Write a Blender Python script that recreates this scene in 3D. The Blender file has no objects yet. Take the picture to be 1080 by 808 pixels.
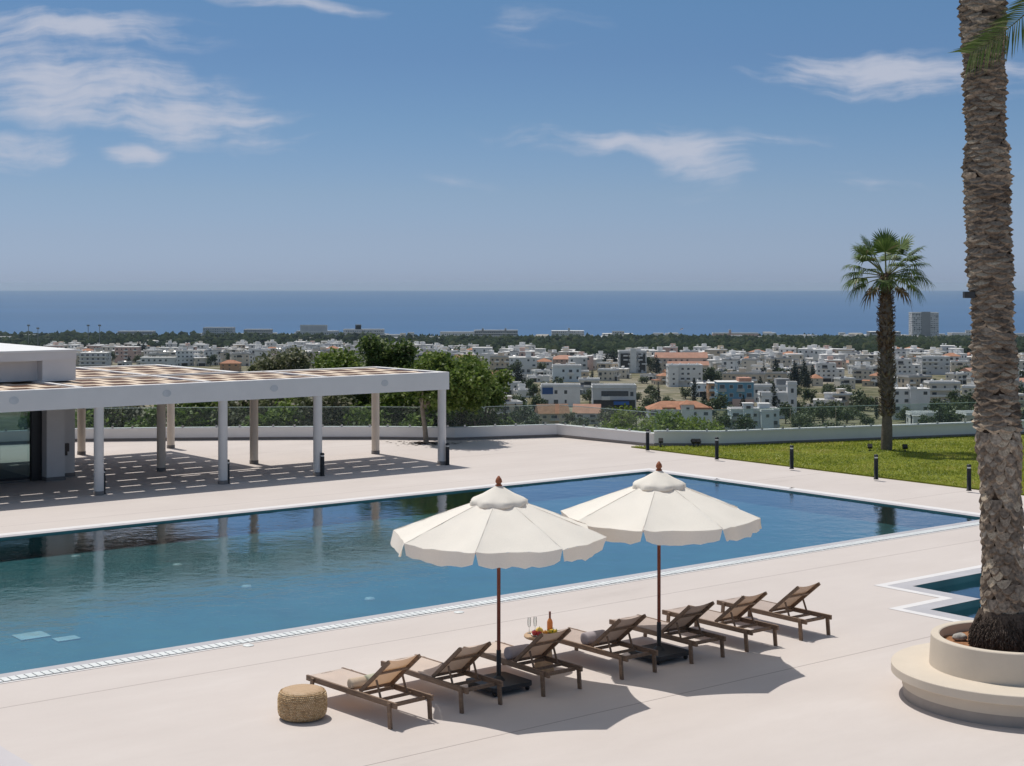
import bpy, bmesh, math, random
import numpy as np
from mathutils import Vector, Matrix, noise as mnoise
from mathutils.geometry import tessellate_polygon

random.seed(11)
NPR = np.random.default_rng(7)
SC = bpy.context.scene
COL = SC.collection
PI = math.pi
# tuning values
EXPOSURE = 0.0
SUN_STR = 3.25
SKY_STR = 0.075
SKY_AIR, SKY_DUST, SKY_OZ = 0.8, 0.4, 3.0
SKY_RAMP = [(0, (.71, .857, 1.335)), (.006, (.711, .857, 1.335)), (.031, (.739, .819, 1.139)), (.058, (.767, .835, 1.035)), (.104, (.703, .836, .988)), (.146, (.666, .814, .965)), (.18, (.68, .87, .99)), (.4, (2.0, 1.65, 1.25)), (.8, (3.2, 2.45, 1.65))]
CLOUD_COL = (6.9, 7.3, 8.6)
SEA_COL = (.052, .125, .25)
HAZE = 4.0e-5
HAZE_COL = (.68, .84, 1.0)
ROOF_PU, ROOF_PV = .95, 1.35
BACK_ANG = 0.68
N_HOUSES = 296
N_FAR = 420
N_TREES = 235
# cirrus banks: centre x, y, half length, half height, tilt, weight
CLOUDS = [(110, 100, 230, 52, 9, 1.0), (60, 92, 120, 34, 4, 1.0), (80, 34, 200, 26, 4, .85), (20, 152, 75, 20, -3, .9), (138, 161, 50, 16, 8, .75), (255, 130, 120, 34, 12, .6),
          (655, 152, 180, 18, 3, .75), (735, 165, 80, 30, 18, .8), (810, 152, 90, 16, -4, .5), (960, 80, 200, 34, 4, 1.0), (840, 80, 90, 22, -4, .7), (310, 8, 110, 11, 5, .7), (900, 190, 230, 20, -2, .35), (480, 190, 50, 9, 4, .4), (560, 20, 90, 30, 0, .3)]

# ------------------------------------------------------------------ site frame
CAM_H = 5.8          # eye height above the terrace
FPX = 1625.0         # focal length in photo pixels
EYE_Y = 300.0        # eye line in the photo
TH = math.radians(38.2)
CU, SU = math.cos(TH), math.sin(TH)

def G(x, y, z=0.0):
    """site measurement: the point of the level z that the photo shows at x, y"""
    Y = (CAM_H - z) * FPX / (y - EYE_Y)
    return Vector(((x - 540.0) * Y / FPX, Y, z))

def W(u, v, z=0.0):
    """terrace frame (u along the pool, v across it) to world"""
    return Vector((u * CU - v * SU, u * SU + v * CU, z))

def UV(p):
    return (p[0] * CU + p[1] * SU, -p[0] * SU + p[1] * CU)

# ------------------------------------------------------------------ mesh builder
class MB:
    def __init__(self):
        self.v, self.f, self.m, self.s = [], [], [], []
    def add(self, verts, faces, mat=0, smooth=False):
        o = len(self.v)
        self.v.extend([tuple(p) for p in verts])
        for f in faces:
            self.f.append([i + o for i in f]); self.m.append(mat); self.s.append(smooth)
        return self
    def box(self, c, size, rz=0.0, mat=0, M=None):
        sx, sy, sz = size[0] / 2, size[1] / 2, size[2] / 2
        R = M if M is not None else Matrix.Translation(c) @ Matrix.Rotation(rz, 4, 'Z')
        vs = [R @ Vector((x * sx, y * sy, z * sz)) for z in (-1, 1) for y in (-1, 1) for x in (-1, 1)]
        return self.add(vs, [(0, 2, 3, 1), (4, 5, 7, 6), (0, 1, 5, 4), (2, 6, 7, 3), (0, 4, 6, 2), (1, 3, 7, 5)], mat)
    def b2(self, x0, y0, z0, x1, y1, z1, mat=0):
        return self.box(((x0 + x1) / 2, (y0 + y1) / 2, (z0 + z1) / 2), (abs(x1 - x0), abs(y1 - y0), abs(z1 - z0)), 0, mat)
    def bar(self, a, b, w, h, mat=0, up=(0, 0, 1)):
        """square bar from a to b, w across, h upright"""
        a, b = Vector(a), Vector(b); d = (b - a); L = d.length; d = d / L
        u = Vector(up); s = d.cross(u)
        if s.length < 1e-5: s = Vector((1, 0, 0))
        s.normalize(); t = s.cross(d)
        vs = []
        for p in (a, b):
            for (i, j) in ((-1, -1), (1, -1), (1, 1), (-1, 1)):
                vs.append(p + s * (i * w / 2) + t * (j * h / 2))
        return self.add(vs, [(3, 2, 1, 0), (4, 5, 6, 7), (0, 1, 5, 4), (1, 2, 6, 5), (2, 3, 7, 6), (3, 0, 4, 7)], mat)
    def tube(self, pts, rad, n=8, mat=0, smooth=True, cap=True):
        pts = [Vector(p) for p in pts]
        if not hasattr(rad, '__len__'): rad = [rad] * len(pts)
        rings = []; prev = None
        for i, p in enumerate(pts):
            d = (pts[min(i + 1, len(pts) - 1)] - pts[max(i - 1, 0)]).normalized()
            if prev is None:
                a = Vector((1, 0, 0)) if abs(d.x) < .9 else Vector((0, 1, 0))
                s = d.cross(a).normalized()
            else:
                s = (prev - d * prev.dot(d)).normalized()
            prev = s; t = d.cross(s)
            rings.append([p + (s * math.cos(2 * PI * k / n) + t * math.sin(2 * PI * k / n)) * rad[i] for k in range(n)])
        vs = [q for r in rings for q in r]; fs = []
        for i in range(len(pts) - 1):
            for k in range(n):
                a, b = i * n + k, i * n + (k + 1) % n
                fs.append((a, b, b + n, a + n))
        self.add(vs, fs, mat, smooth)
        if cap:
            self.add(rings[0], [tuple(range(n - 1, -1, -1))], mat)
            self.add(rings[-1], [tuple(range(n))], mat)
        return self
    def lathe(self, prof, n=24, c=(0, 0, 0), mat=0, smooth=True, wob=None, hard=False):
        if hard:      # crisp edges: each band of the profile keeps its own vertices
            for p, q in zip(prof, prof[1:]): self.lathe([p, q], n, c, mat, smooth, wob)
            return self
        c = Vector(c); vs = []; fs = []
        for i, (r, z) in enumerate(prof):
            for k in range(n):
                a = 2 * PI * k / n
                rr = r * (wob(a, i) if wob else 1)
                vs.append(c + Vector((rr * math.cos(a), rr * math.sin(a), z)))
        for i in range(len(prof) - 1):
            for k in range(n):
                a, b = i * n + k, i * n + (k + 1) % n
                fs.append((a, b, b + n, a + n))
        return self.add(vs, fs, mat, smooth)
    def prism(self, poly, z0, z1, mat=0, top=True, bottom=True):
        n = len(poly)
        vs = [(p[0], p[1], z0) for p in poly] + [(p[0], p[1], z1) for p in poly]
        fs = [(i, (i + 1) % n, n + (i + 1) % n, n + i) for i in range(n)]
        self.add(vs, fs, mat)
        tri = tessellate_polygon([[Vector((p[0], p[1], 0)) for p in poly]])
        if top: self.add([(p[0], p[1], z1) for p in poly], [tuple(t) for t in tri], mat)
        if bottom: self.add([(p[0], p[1], z0) for p in poly], [tuple(reversed(t)) for t in tri], mat)
        return self
    def sheet(self, outer, holes=(), z=0.0, mat=0):
        loops = [[Vector((p[0], p[1], 0)) for p in l] for l in [outer, *holes]]
        flat = [(p.x, p.y, z) for l in loops for p in l]
        tri = tessellate_polygon(loops)
        fs = []
        for t in tri:
            a, b, c = [Vector(flat[i]) for i in t]
            fs.append(tuple(t) if (b - a).cross(c - a).z > 0 else tuple(reversed(t)))
        return self.add(flat, fs, mat)
    def mesh(self, name, mats):
        me = bpy.data.meshes.new(name)
        me.from_pydata(self.v, [], self.f)
        for m in (mats if isinstance(mats, (list, tuple)) else [mats]): me.materials.append(m)
        me.polygons.foreach_set('material_index', self.m)
        me.polygons.foreach_set('use_smooth', self.s)
        me.update()
        return me
    def build(self, name, mats, parent=None, recalc=False, bevel=0.0):
        me = self.mesh(name, mats)
        if recalc:
            bm = bmesh.new(); bm.from_mesh(me); bmesh.ops.recalc_face_normals(bm, faces=bm.faces); bm.to_mesh(me); bm.free()
        o = bpy.data.objects.new(name, me); COL.objects.link(o)
        if parent is not None: o.parent = parent
        if bevel:
            md = o.modifiers.new('edge', 'BEVEL'); md.width = bevel; md.segments = 2; md.limit_method = 'ANGLE'
        return o

def quads_mesh(name, P, mats, midx=None, smooth=False):
    """P: (n,4,3) array of loose quads"""
    n = P.shape[0]
    me = bpy.data.meshes.new(name)
    me.vertices.add(n * 4); me.loops.add(n * 4); me.polygons.add(n)
    me.vertices.foreach_set('co', P.reshape(-1).astype(np.float32))
    me.loops.foreach_set('vertex_index', np.arange(n * 4, dtype=np.int32))
    me.polygons.foreach_set('loop_start', np.arange(0, n * 4, 4, dtype=np.int32))
    for m in (mats if isinstance(mats, (list, tuple)) else [mats]): me.materials.append(m)
    if midx is not None: me.polygons.foreach_set('material_index', midx.astype(np.int32))
    me.update(calc_edges=True); me.validate()
    return me

def thing(name, label, cat, loc=(0, 0, 0), rz=0.0, group=None):
    o = bpy.data.objects.new(name, None); COL.objects.link(o)
    o.empty_display_size = .2
    o.location = loc; o.rotation_euler = (0, 0, rz)
    o['label'] = label; o['category'] = cat
    if group: o['group'] = group
    return o
def tag(o, label, cat, group=None):
    o['label'] = label; o['category'] = cat
    if group: o['group'] = group
    return o
def kind(o, k, label=None):
    o['kind'] = k
    if label: o['label'] = label
    return o
def kids(o): return KIDS.get(o.name, [])
KIDS = {}
def dup(root, loc, rz=0.0, label=None, scale=None):
    def cp(o, par):
        c = o.copy(); COL.objects.link(c)
        if par is not None: c.parent = par
        for ch in o.children: cp(ch, c)
        return c
    r = cp(root, None); r.location = loc; r.rotation_euler = (0, 0, rz)
    if scale: r.scale = scale
    if label: r['label'] = label
    return r

# ------------------------------------------------------------------ materials
def newmat(name):
    m = bpy.data.materials.new(name); m.use_nodes = True
    nt = m.node_tree; nt.nodes.clear()
    return m, nt, nt.nodes, nt.links
def N(nt, t, **kw):
    n = nt.nodes.new(t)
    for k, v in kw.items():
        if k in n.inputs.keys(): n.inputs[k].default_value = v
        else: setattr(n, k, v)
    return n
def ramp(nt, stops):
    r = nt.nodes.new('ShaderNodeValToRGB'); e = r.color_ramp.elements
    while len(e) > 1: e.remove(e[-1])
    e[0].position, e[0].color = stops[0][0], (*stops[0][1], 1)
    for p, c in stops[1:]:
        x = e.new(p); x.color = (*c, 1)
    return r
def M(name, col, rough=.6, var=.12, scale=3.0, spec=.4, bump=0.0, bscale=None, metal=0.0, coords='Object', detail=5):
    """plain surface: base colour broken up by two noises, optional bump"""
    m, nt, ns, ln = newmat(name)
    out = N(nt, 'ShaderNodeOutputMaterial'); b = N(nt, 'ShaderNodeBsdfPrincipled')
    b.inputs['Roughness'].default_value = rough; b.inputs['Specular IOR Level'].default_value = spec
    b.inputs['Metallic'].default_value = metal
    tc = N(nt, 'ShaderNodeTexCoord')
    nz = N(nt, 'ShaderNodeTexNoise', Scale=scale, Detail=detail, Roughness=.65)
    ln.new(tc.outputs[coords], nz.inputs['Vector'])
    c = Vector(col)
    r = ramp(nt, [(.25, c * (1 - var)), (.5, c), (.75, [min(x * (1 + var), 1) for x in c])])
    ln.new(nz.outputs['Fac'], r.inputs['Fac']); ln.new(r.outputs['Color'], b.inputs['Base Color'])
    if bump:
        n2 = N(nt, 'ShaderNodeTexNoise', Scale=bscale or scale * 6, Detail=6)
        ln.new(tc.outputs[coords], n2.inputs['Vector'])
        bp = N(nt, 'ShaderNodeBump', Strength=bump, Distance=.02)
        ln.new(n2.outputs['Fac'], bp.inputs['Height']); ln.new(bp.outputs['Normal'], b.inputs['Normal'])
    ln.new(b.outputs['BSDF'], out.inputs['Surface'])
    return m

def leafmat(name, stops, trans=.42, rough=.5, spec=.3, patch=0.0):
    m, nt, ns, ln = newmat(name)
    out = N(nt, 'ShaderNodeOutputMaterial')
    b = N(nt, 'ShaderNodeBsdfPrincipled', Roughness=rough); b.inputs['Specular IOR Level'].default_value = spec
    g = N(nt, 'ShaderNodeNewGeometry'); r = ramp(nt, stops)
    ln.new(g.outputs['Random Per Island'], r.inputs['Fac']); ln.new(r.outputs['Color'], b.inputs['Base Color'])
    if patch:      # drier and greener areas
        tc = N(nt, 'ShaderNodeTexCoord'); pz = N(nt, 'ShaderNodeTexNoise', Scale=patch, Detail=5, Roughness=.65); ln.new(tc.outputs['Object'], pz.inputs['Vector'])
        a1 = N(nt, 'ShaderNodeMath', operation='MULTIPLY_ADD'); a1.inputs[1].default_value = 2.6; a1.inputs[2].default_value = -1.3; ln.new(pz.outputs[0], a1.inputs[0])
        a2 = N(nt, 'ShaderNodeMath', operation='MULTIPLY_ADD', use_clamp=True); a2.inputs[1].default_value = .55; ln.new(g.outputs['Random Per Island'], a2.inputs[0])
        a3 = N(nt, 'ShaderNodeMath', operation='ADD'); a3.inputs[1].default_value = .22; ln.new(a1.outputs[0], a3.inputs[0]); ln.new(a3.outputs[0], a2.inputs[2])
        ln.new(a2.outputs[0], r.inputs['Fac'])
    t = N(nt, 'ShaderNodeBsdfTranslucent'); ln.new(r.outputs['Color'], t.inputs['Color'])
    mx = N(nt, 'ShaderNodeMixShader'); mx.inputs[0].default_value = trans
    ln.new(b.outputs[0], mx.inputs[1]); ln.new(t.outputs[0], mx.inputs[2]); ln.new(mx.outputs[0], out.inputs['Surface'])
    return m

def fabricmat(name, col, trans=.3, scale=60, var=.06, add=None):
    m, nt, ns, ln = newmat(name)
    out = N(nt, 'ShaderNodeOutputMaterial')
    d = N(nt, 'ShaderNodeBsdfDiffuse', Roughness=0); t = N(nt, 'ShaderNodeBsdfTranslucent')
    tc = N(nt, 'ShaderNodeTexCoord'); nz = N(nt, 'ShaderNodeTexNoise', Scale=scale, Detail=3)
    nz2 = N(nt, 'ShaderNodeTexNoise', Scale=2.5, Detail=4)
    ln.new(tc.outputs['Object'], nz.inputs['Vector']); ln.new(tc.outputs['Object'], nz2.inputs['Vector'])
    mm = N(nt, 'ShaderNodeMath', operation='ADD'); ln.new(nz.outputs['Fac'], mm.inputs[0]); ln.new(nz2.outputs['Fac'], mm.inputs[1])
    c = Vector(col); r = ramp(nt, [(.6, c * (1 - var * 2)), (1.4 / 1.5, c * (1 + var))])
    hm = N(nt, 'ShaderNodeMath', operation='MULTIPLY'); hm.inputs[1].default_value = .75
    ln.new(mm.outputs[0], hm.inputs[0]); ln.new(hm.outputs[0], r.inputs['Fac'])
    ln.new(r.outputs['Color'], d.inputs['Color']); ln.new(r.outputs['Color'], t.inputs['Color'])
    bp = N(nt, 'ShaderNodeBump', Strength=.25, Distance=.03); ln.new(nz2.outputs['Fac'], bp.inputs['Height'])
    ln.new(bp.outputs['Normal'], d.inputs['Normal'])
    if add:      # thin white canvas: most light comes back, a little shines through
        nt.links.remove(t.inputs['Color'].links[0]); t.inputs['Color'].default_value = (*add, 1)
        mx = N(nt, 'ShaderNodeAddShader'); ln.new(d.outputs[0], mx.inputs[0]); ln.new(t.outputs[0], mx.inputs[1])
    else:
        mx = N(nt, 'ShaderNodeMixShader'); mx.inputs[0].default_value = trans
        ln.new(d.outputs[0], mx.inputs[1]); ln.new(t.outputs[0], mx.inputs[2])
    ln.new(mx.outputs[0], out.inputs['Surface'])
    return m

def pavingmat():
    m, nt, ns, ln = newmat('pale_terrace_paving')
    out = N(nt, 'ShaderNodeOutputMaterial'); b = N(nt, 'ShaderNodeBsdfPrincipled', Roughness=.75)
    b.inputs['Specular IOR Level'].default_value = .25
    tc = N(nt, 'ShaderNodeTexCoord')
    mp = N(nt, 'ShaderNodeMapping'); mp.inputs['Rotation'].default_value = (0, 0, -TH)   # terrace frame
    ln.new(tc.outputs['Object'], mp.inputs['Vector'])
    st = N(nt, 'ShaderNodeMapping'); st.inputs['Scale'].default_value = (.35, 1.0, 1)
    ln.new(mp.outputs[0], st.inputs['Vector'])
    n1 = N(nt, 'ShaderNodeTexNoise', Scale=.9, Detail=8, Roughness=.7); ln.new(st.outputs[0], n1.inputs['Vector'])
    n2 = N(nt, 'ShaderNodeTexNoise', Scale=.12, Detail=5, Roughness=.6); ln.new(mp.outputs[0], n2.inputs['Vector'])
    ad = N(nt, 'ShaderNodeMath', operation='ADD'); ln.new(n1.outputs[0], ad.inputs[0]); ln.new(n2.outputs[0], ad.inputs[1])
    hf = N(nt, 'ShaderNodeMath', operation='MULTIPLY'); hf.inputs[1].default_value = .5; ln.new(ad.outputs[0], hf.inputs[0])
    r = ramp(nt, [(.28, (.50, .445, .41)), (.42, (.585, .525, .488)), (.55, (.62, .56, .522)), (.72, (.675, .618, .582))])
    ln.new(hf.outputs[0], r.inputs['Fac'])
    # sealed joints that run along the pool, and fine cross joints
    sp = N(nt, 'ShaderNodeSeparateXYZ'); ln.new(mp.outputs[0], sp.inputs[0])
    def joint(sock, off, pitch, width):
        a = N(nt, 'ShaderNodeMath', operation='SUBTRACT'); a.inputs[1].default_value = off; ln.new(sock, a.inputs[0])
        p = N(nt, 'ShaderNodeMath', operation='PINGPONG'); p.inputs[1].default_value = pitch / 2; ln.new(a.outputs[0], p.inputs[0])
        l = N(nt, 'ShaderNodeMath', operation='LESS_THAN'); l.inputs[1].default_value = width / 2; ln.new(p.outputs[0], l.inputs[0])
        return l.outputs[0]
    j1 = joint(sp.outputs[1], 15.68, 5.22, .020)
    mx = N(nt, 'ShaderNodeMix', data_type='RGBA'); ln.new(j1, mx.inputs['Factor']); ln.new(r.outputs[0], mx.inputs[6])
    mx.inputs[7].default_value = (.33, .28, .26, 1)
    ln.new(mx.outputs[2], b.inputs['Base Color'])
    n3 = N(nt, 'ShaderNodeTexNoise', Scale=22, Detail=6); ln.new(tc.outputs['Object'], n3.inputs['Vector'])
    bp = N(nt, 'ShaderNodeBump', Strength=.12, Distance=.01); ln.new(n3.outputs[0], bp.inputs['Height']); ln.new(bp.outputs[0], b.inputs['Normal'])
    ln.new(b.outputs[0], out.inputs[0])
    return m

def watermat():
    m, nt, ns, ln = newmat('pool_water')
    out = N(nt, 'ShaderNodeOutputMaterial')
    tr = N(nt, 'ShaderNodeBsdfTransparent', Color=(.62, .85, .90, 1)); gl = N(nt, 'ShaderNodeBsdfGlossy', Roughness=.03)
    gl.inputs['Color'].default_value = (.95, .97, 1, 1)
    tc = N(nt, 'ShaderNodeTexCoord')
    n1 = N(nt, 'ShaderNodeTexNoise', Scale=2.2, Detail=5, Roughness=.6); ln.new(tc.outputs['Object'], n1.inputs['Vector'])
    n2 = N(nt, 'ShaderNodeTexNoise', Scale=.5, Detail=3); ln.new(tc.outputs['Object'], n2.inputs['Vector'])
    ad = N(nt, 'ShaderNodeMath', operation='MULTIPLY_ADD'); ad.inputs[1].default_value = 1.2
    ln.new(n2.outputs[0], ad.inputs[0]); ln.new(n1.outputs[0], ad.inputs[2])
    bp = N(nt, 'ShaderNodeBump', Strength=.15, Distance=.05); ln.new(ad.outputs[0], bp.inputs['Height'])
    ln.new(bp.outputs[0], gl.inputs['Normal'])
    fr = N(nt, 'ShaderNodeFresnel', IOR=1.40); ln.new(bp.outputs[0], fr.inputs['Normal'])
    fm = N(nt, 'ShaderNodeMath', operation='MULTIPLY', use_clamp=True); fm.inputs[1].default_value = 1.6; ln.new(fr.outputs[0], fm.inputs[0])
    mx = N(nt, 'ShaderNodeMixShader'); ln.new(fm.outputs[0], mx.inputs[0]); ln.new(tr.outputs[0], mx.inputs[1]); ln.new(gl.outputs[0], mx.inputs[2])
    ln.new(mx.outputs[0], out.inputs[0])
    return m

def glassmat(name, tint=(.86, .93, .92), ior=1.45, haze=.06, rough=.01):
    m, nt, ns, ln = newmat(name)
    out = N(nt, 'ShaderNodeOutputMaterial')
    tr = N(nt, 'ShaderNodeBsdfTransparent', Color=(*tint, 1)); gl = N(nt, 'ShaderNodeBsdfGlossy', Roughness=rough)
    df = N(nt, 'ShaderNodeBsdfDiffuse', Color=(.75, .82, .82, 1))
    fr = N(nt, 'ShaderNodeFresnel', IOR=ior)
    m1 = N(nt, 'ShaderNodeMixShader'); ln.new(fr.outputs[0], m1.inputs[0]); ln.new(tr.outputs[0], m1.inputs[1]); ln.new(gl.outputs[0], m1.inputs[2])
    m2 = N(nt, 'ShaderNodeMixShader'); m2.inputs[0].default_value = haze      # dust film on the panes
    ln.new(m1.outputs[0], m2.inputs[1]); ln.new(df.outputs[0], m2.inputs[2]); ln.new(m2.outputs[0], out.inputs[0])
    return m

def woodmat(name, a, b_, scale=(1, 14, 14), rough=.6, island=True):
    m, nt, ns, ln = newmat(name)
    out = N(nt, 'ShaderNodeOutputMaterial'); b = N(nt, 'ShaderNodeBsdfPrincipled', Roughness=rough)
    b.inputs['Specular IOR Level'].default_value = .3
    tc = N(nt, 'ShaderNodeTexCoord'); mp = N(nt, 'ShaderNodeMapping'); mp.inputs['Scale'].default_value = scale
    ln.new(tc.outputs['Object'], mp.inputs[0])
    nz = N(nt, 'ShaderNodeTexNoise', Scale=4.0, Detail=6, Roughness=.7); ln.new(mp.outputs[0], nz.inputs['Vector'])
    r = ramp(nt, [(.28, a), (.72, b_)]); ln.new(nz.outputs[0], r.inputs[0])
    ln.new(r.outputs[0], b.inputs['Base Color']); ln.new(b.outputs[0], out.inputs[0])
    return m

def islandmat(name, stops, rough=.85, spec=.15, nscale=30, nvar=.35, big=0.0):
    """colour per separate piece times a noise (bark scales, woven strands, stones)"""
    m, nt, ns, ln = newmat(name)
    out = N(nt, 'ShaderNodeOutputMaterial'); b = N(nt, 'ShaderNodeBsdfPrincipled', Roughness=rough)
    b.inputs['Specular IOR Level'].default_value = spec
    g = N(nt, 'ShaderNodeNewGeometry'); r = ramp(nt, stops); ln.new(g.outputs['Random Per Island'], r.inputs[0])
    tc = N(nt, 'ShaderNodeTexCoord'); nz = N(nt, 'ShaderNodeTexNoise', Scale=nscale, Detail=5); ln.new(tc.outputs['Object'], nz.inputs['Vector'])
    r2 = ramp(nt, [(.3, (1 - nvar,) * 3), (.7, (1 + nvar * .4,) * 3)]); ln.new(nz.outputs[0], r2.inputs[0])
    mx = N(nt, 'ShaderNodeMix', data_type='RGBA', blend_type='MULTIPLY'); mx.inputs[0].default_value = 1
    ln.new(r.outputs[0], mx.inputs[6]); ln.new(r2.outputs[0], mx.inputs[7])
    if big:        # older and fresher stretches
        bz = N(nt, 'ShaderNodeTexNoise', Scale=big, Detail=4, Roughness=.6); ln.new(tc.outputs['Object'], bz.inputs['Vector'])
        a1 = N(nt, 'ShaderNodeMath', operation='MULTIPLY_ADD'); a1.inputs[1].default_value = 2.4; a1.inputs[2].default_value = -1.2; ln.new(bz.outputs[0], a1.inputs[0])
        a2 = N(nt, 'ShaderNodeMath', operation='MULTIPLY_ADD', use_clamp=True); a2.inputs[1].default_value = .7; ln.new(g.outputs['Random Per Island'], a2.inputs[0]); a3 = N(nt, 'ShaderNodeMath', operation='ADD'); a3.inputs[1].default_value = .15; ln.new(a1.outputs[0], a3.inputs[0]); ln.new(a3.outputs[0], a2.inputs[2]); ln.new(a2.outputs[0], r.inputs[0])
    ln.new(mx.outputs[2], b.inputs['Base Color'])
    bp = N(nt, 'ShaderNodeBump', Strength=.5, Distance=.02); ln.new(nz.outputs[0], bp.inputs['Height']); ln.new(bp.outputs[0], b.inputs['Normal'])
    ln.new(b.outputs[0], out.inputs[0])
    return m

m_pave = pavingmat()
m_water = watermat()
m_plaster = M('white_plaster', (.74, .73, .73), .7, .04, 1.5, .25, .06, 20)
m_cream = M('cream_plaster', (.66, .58, .48), .8, .05, 2.0, .2, .08, 30)
m_cope = M('white_coping_stone', (.74, .72, .71), .65, .06, 3, .3)
m_greycope = M('lilac_grey_pool_edge', (.50, .485, .50), .5, .10, 2, .4)
m_tile = M('teal_pool_tiles', (.100, .245, .255), .4, .22, 1.1, .4)
m_slot = M('dark_slot', (.26, .25, .24), .8)
m_black = M('black_metal', (.018, .018, .02), .45, .2, 8, .4)
m_dkgrey = M('dark_grey_resin', (.028, .032, .036), .5, .2, 8, .4)
m_skirt = M('grey_skirting', (.22, .20, .19), .7)
m_colbeige = M('column_paint', (.70, .68, .66), .7, .05, 2)
m_colbounce = M('column_paint_warm_bounce', (.70, .62, .53), .7, .05, 2)  # rear columns: warm bounce light put into the paint colour
m_frame = M('dark_window_frame', (.02, .02, .022), .4)
m_timber = woodmat('brown_pergola_timber', (.075, .030, .012), (.17, .075, .034))
m_roofcream = M('cream_roof_boards', (.70, .57, .44), .75, .08, 2.5, .2)
m_glass = glassmat('balustrade_glass', (.90, .95, .94), 1.18, .03)
m_doorglass = glassmat('door_glass', (.50, .60, .60), 1.5, .02)
m_teak = woodmat('weathered_lounger_wood', (.135, .088, .060), (.28, .19, .13), (9, 1.2, 9))
m_sling = fabricmat('taupe_sling_fabric', (.54, .47, .42), .25, 90, .05, add=(.18, .10, .042))
m_sling2 = fabricmat('brown_sling_fabric', (.44, .375, .34), .25, 90, .05, add=(.085, .05, .025))
m_canopy = fabricmat('cream_parasol_canvas', (.74, .715, .655), .25, 50, .02, add=(.22, .185, .145))
m_pole = woodmat('red_brown_parasol_pole', (.12, .035, .022), (.24, .075, .045), (12, 12, 1))
m_finial = woodmat('orange_wood_finial', (.22, .07, .03), (.38, .13, .06), (8, 8, 8))
m_wicker = islandmat('straw_weave', [(0, (.46, .29, .14)), (.5, (.72, .50, .27)), (1, (.85, .66, .41))], .8, .2, 60, .3)
m_tablewood = woodmat('light_table_wood', (.42, .28, .16), (.60, .43, .28), (3, 12, 3))
m_towel_beige = fabricmat('beige_towel', (.62, .50, .38), .05, 120)
m_towel_green = fabricmat('sage_towel', (.50, .50, .38), .05, 120)
m_towel_lilac = fabricmat('lilac_grey_towel', (.42, .38, .40), .05, 120)
m_soil = M('orange_brown_soil', (.34, .17, .09), .95, .35, 9, .1, .6, 40)
m_stone = M('pale_rock', (.45, .42, .38), .9, .2, 12, .2, .5, 30)
m_darksoil = M('dark_soil', (.05, .035, .025), .95, .3, 9, .1)
m_lawn = M('lawn_turf', (.17, .19, .025), .95, .45, 1.2, .1, .4, 60, detail=8)
m_grass = leafmat('grass_blades', [(0, (.12, .17, .020)), (.45, (.25, .31, .034)), (.8, (.40, .40, .065)), (1, (.46, .38, .12))], .35, patch=.42)
m_bark = M('grey_brown_bark', (.20, .15, .11), .9, .3, 12, .1, .6, 40)
m_palebark = M('pale_smooth_bark', (.30, .25, .20), .9, .25, 8, .1, .4, 30)
m_leaf_dark = leafmat('dark_green_leaves', [(0, (.042, .074, .020)), (.5, (.088, .145, .034)), (.85, (.16, .22, .06)), (1, (.27, .31, .13))])
m_leaf_mid = leafmat('mid_green_leaves', [(0, (.06, .105, .018)), (.5, (.135, .205, .036)), (1, (.26, .32, .09))])
m_leaf_olive = leafmat('grey_olive_leaves', [(0, (.065, .08, .038)), (.5, (.15, .17, .082)), (.8, (.21, .22, .13)), (1, (.42, .39, .31))])
m_leaf_lime = leafmat('yellow_green_leaves', [(0, (.10, .15, .014)), (.5, (.17, .24, .024)), (1, (.28, .33, .06))], .4)
m_palm_leaf = leafmat('palm_leaf', [(0, (.060, .105, .022)), (.55, (.13, .195, .05)), (.9, (.22, .27, .09)), (1, (.24, .20, .10))], .3)
m_palm_dry = leafmat('dry_palm_leaf', [(0, (.10, .065, .03)), (1, (.22, .16, .08))], .2)
m_petiole = M('palm_petiole', (.13, .14, .05), .6, .2, 6)
m_boot = islandmat('date_palm_bark_scales', [(0, (.15, .118, .092)), (.5, (.26, .21, .165)), (.85, (.36, .30, .24)), (1, (.50, .42, .33))], .9, .1, 22, .55, big=1.6)
m_cut = islandmat('pale_cut_leaf_base', [(0, (.26, .20, .15)), (.6, (.42, .345, .265)), (1, (.60, .50, .37))], .9, .1, 40, .45, big=1.3)
m_core = M('palm_trunk_core', (.055, .040, .030), .95, .3, 10, .05, .5)
m_root = islandmat('palm_root_mat', [(0, (.035, .027, .022)), (1, (.14, .11, .09))], .95, .05, 30, .5)
m_fan_boot = islandmat('fan_palm_old_leaf_bases', [(0, (.080, .048, .030)), (.6, (.19, .12, .078)), (1, (.33, .25, .18))], .9, .1, 25, .4)
m_chrome = M('pool_steel', (.5, .5, .5), .3, .05, 3, .5, metal=1)
m_inlet = M('white_pool_fitting', (.78, .80, .78), .4)
# ================================================================== SKY, SUN, AIR, CAMERA
w = bpy.data.worlds.new('World'); SC.world = w; w.use_nodes = True
nt = w.node_tree; nt.nodes.clear(); ln = nt.links
SUN_EL = math.radians(68.0); SUN_AZ = math.atan2(-SU, CU)       # the sun stands across the pool, behind the pavilion
sky = N(nt, 'ShaderNodeTexSky'); sky.sky_type = 'NISHITA'; sky.sun_disc = False
sky.sun_elevation = SUN_EL; sky.sun_rotation = SUN_AZ
sky.altitude = 100; sky.air_density = SKY_AIR; sky.dust_density = SKY_DUST; sky.ozone_density = SKY_OZ
tc = N(nt, 'ShaderNodeTexCoord'); sp = N(nt, 'ShaderNodeSeparateXYZ'); ln.new(tc.outputs['Generated'], sp.inputs[0])
lift = N(nt, 'ShaderNodeVectorMath', operation='MAXIMUM'); lift.inputs[1].default_value = (-2, -2, .004)      # the sky goes on down to the sea line
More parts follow.
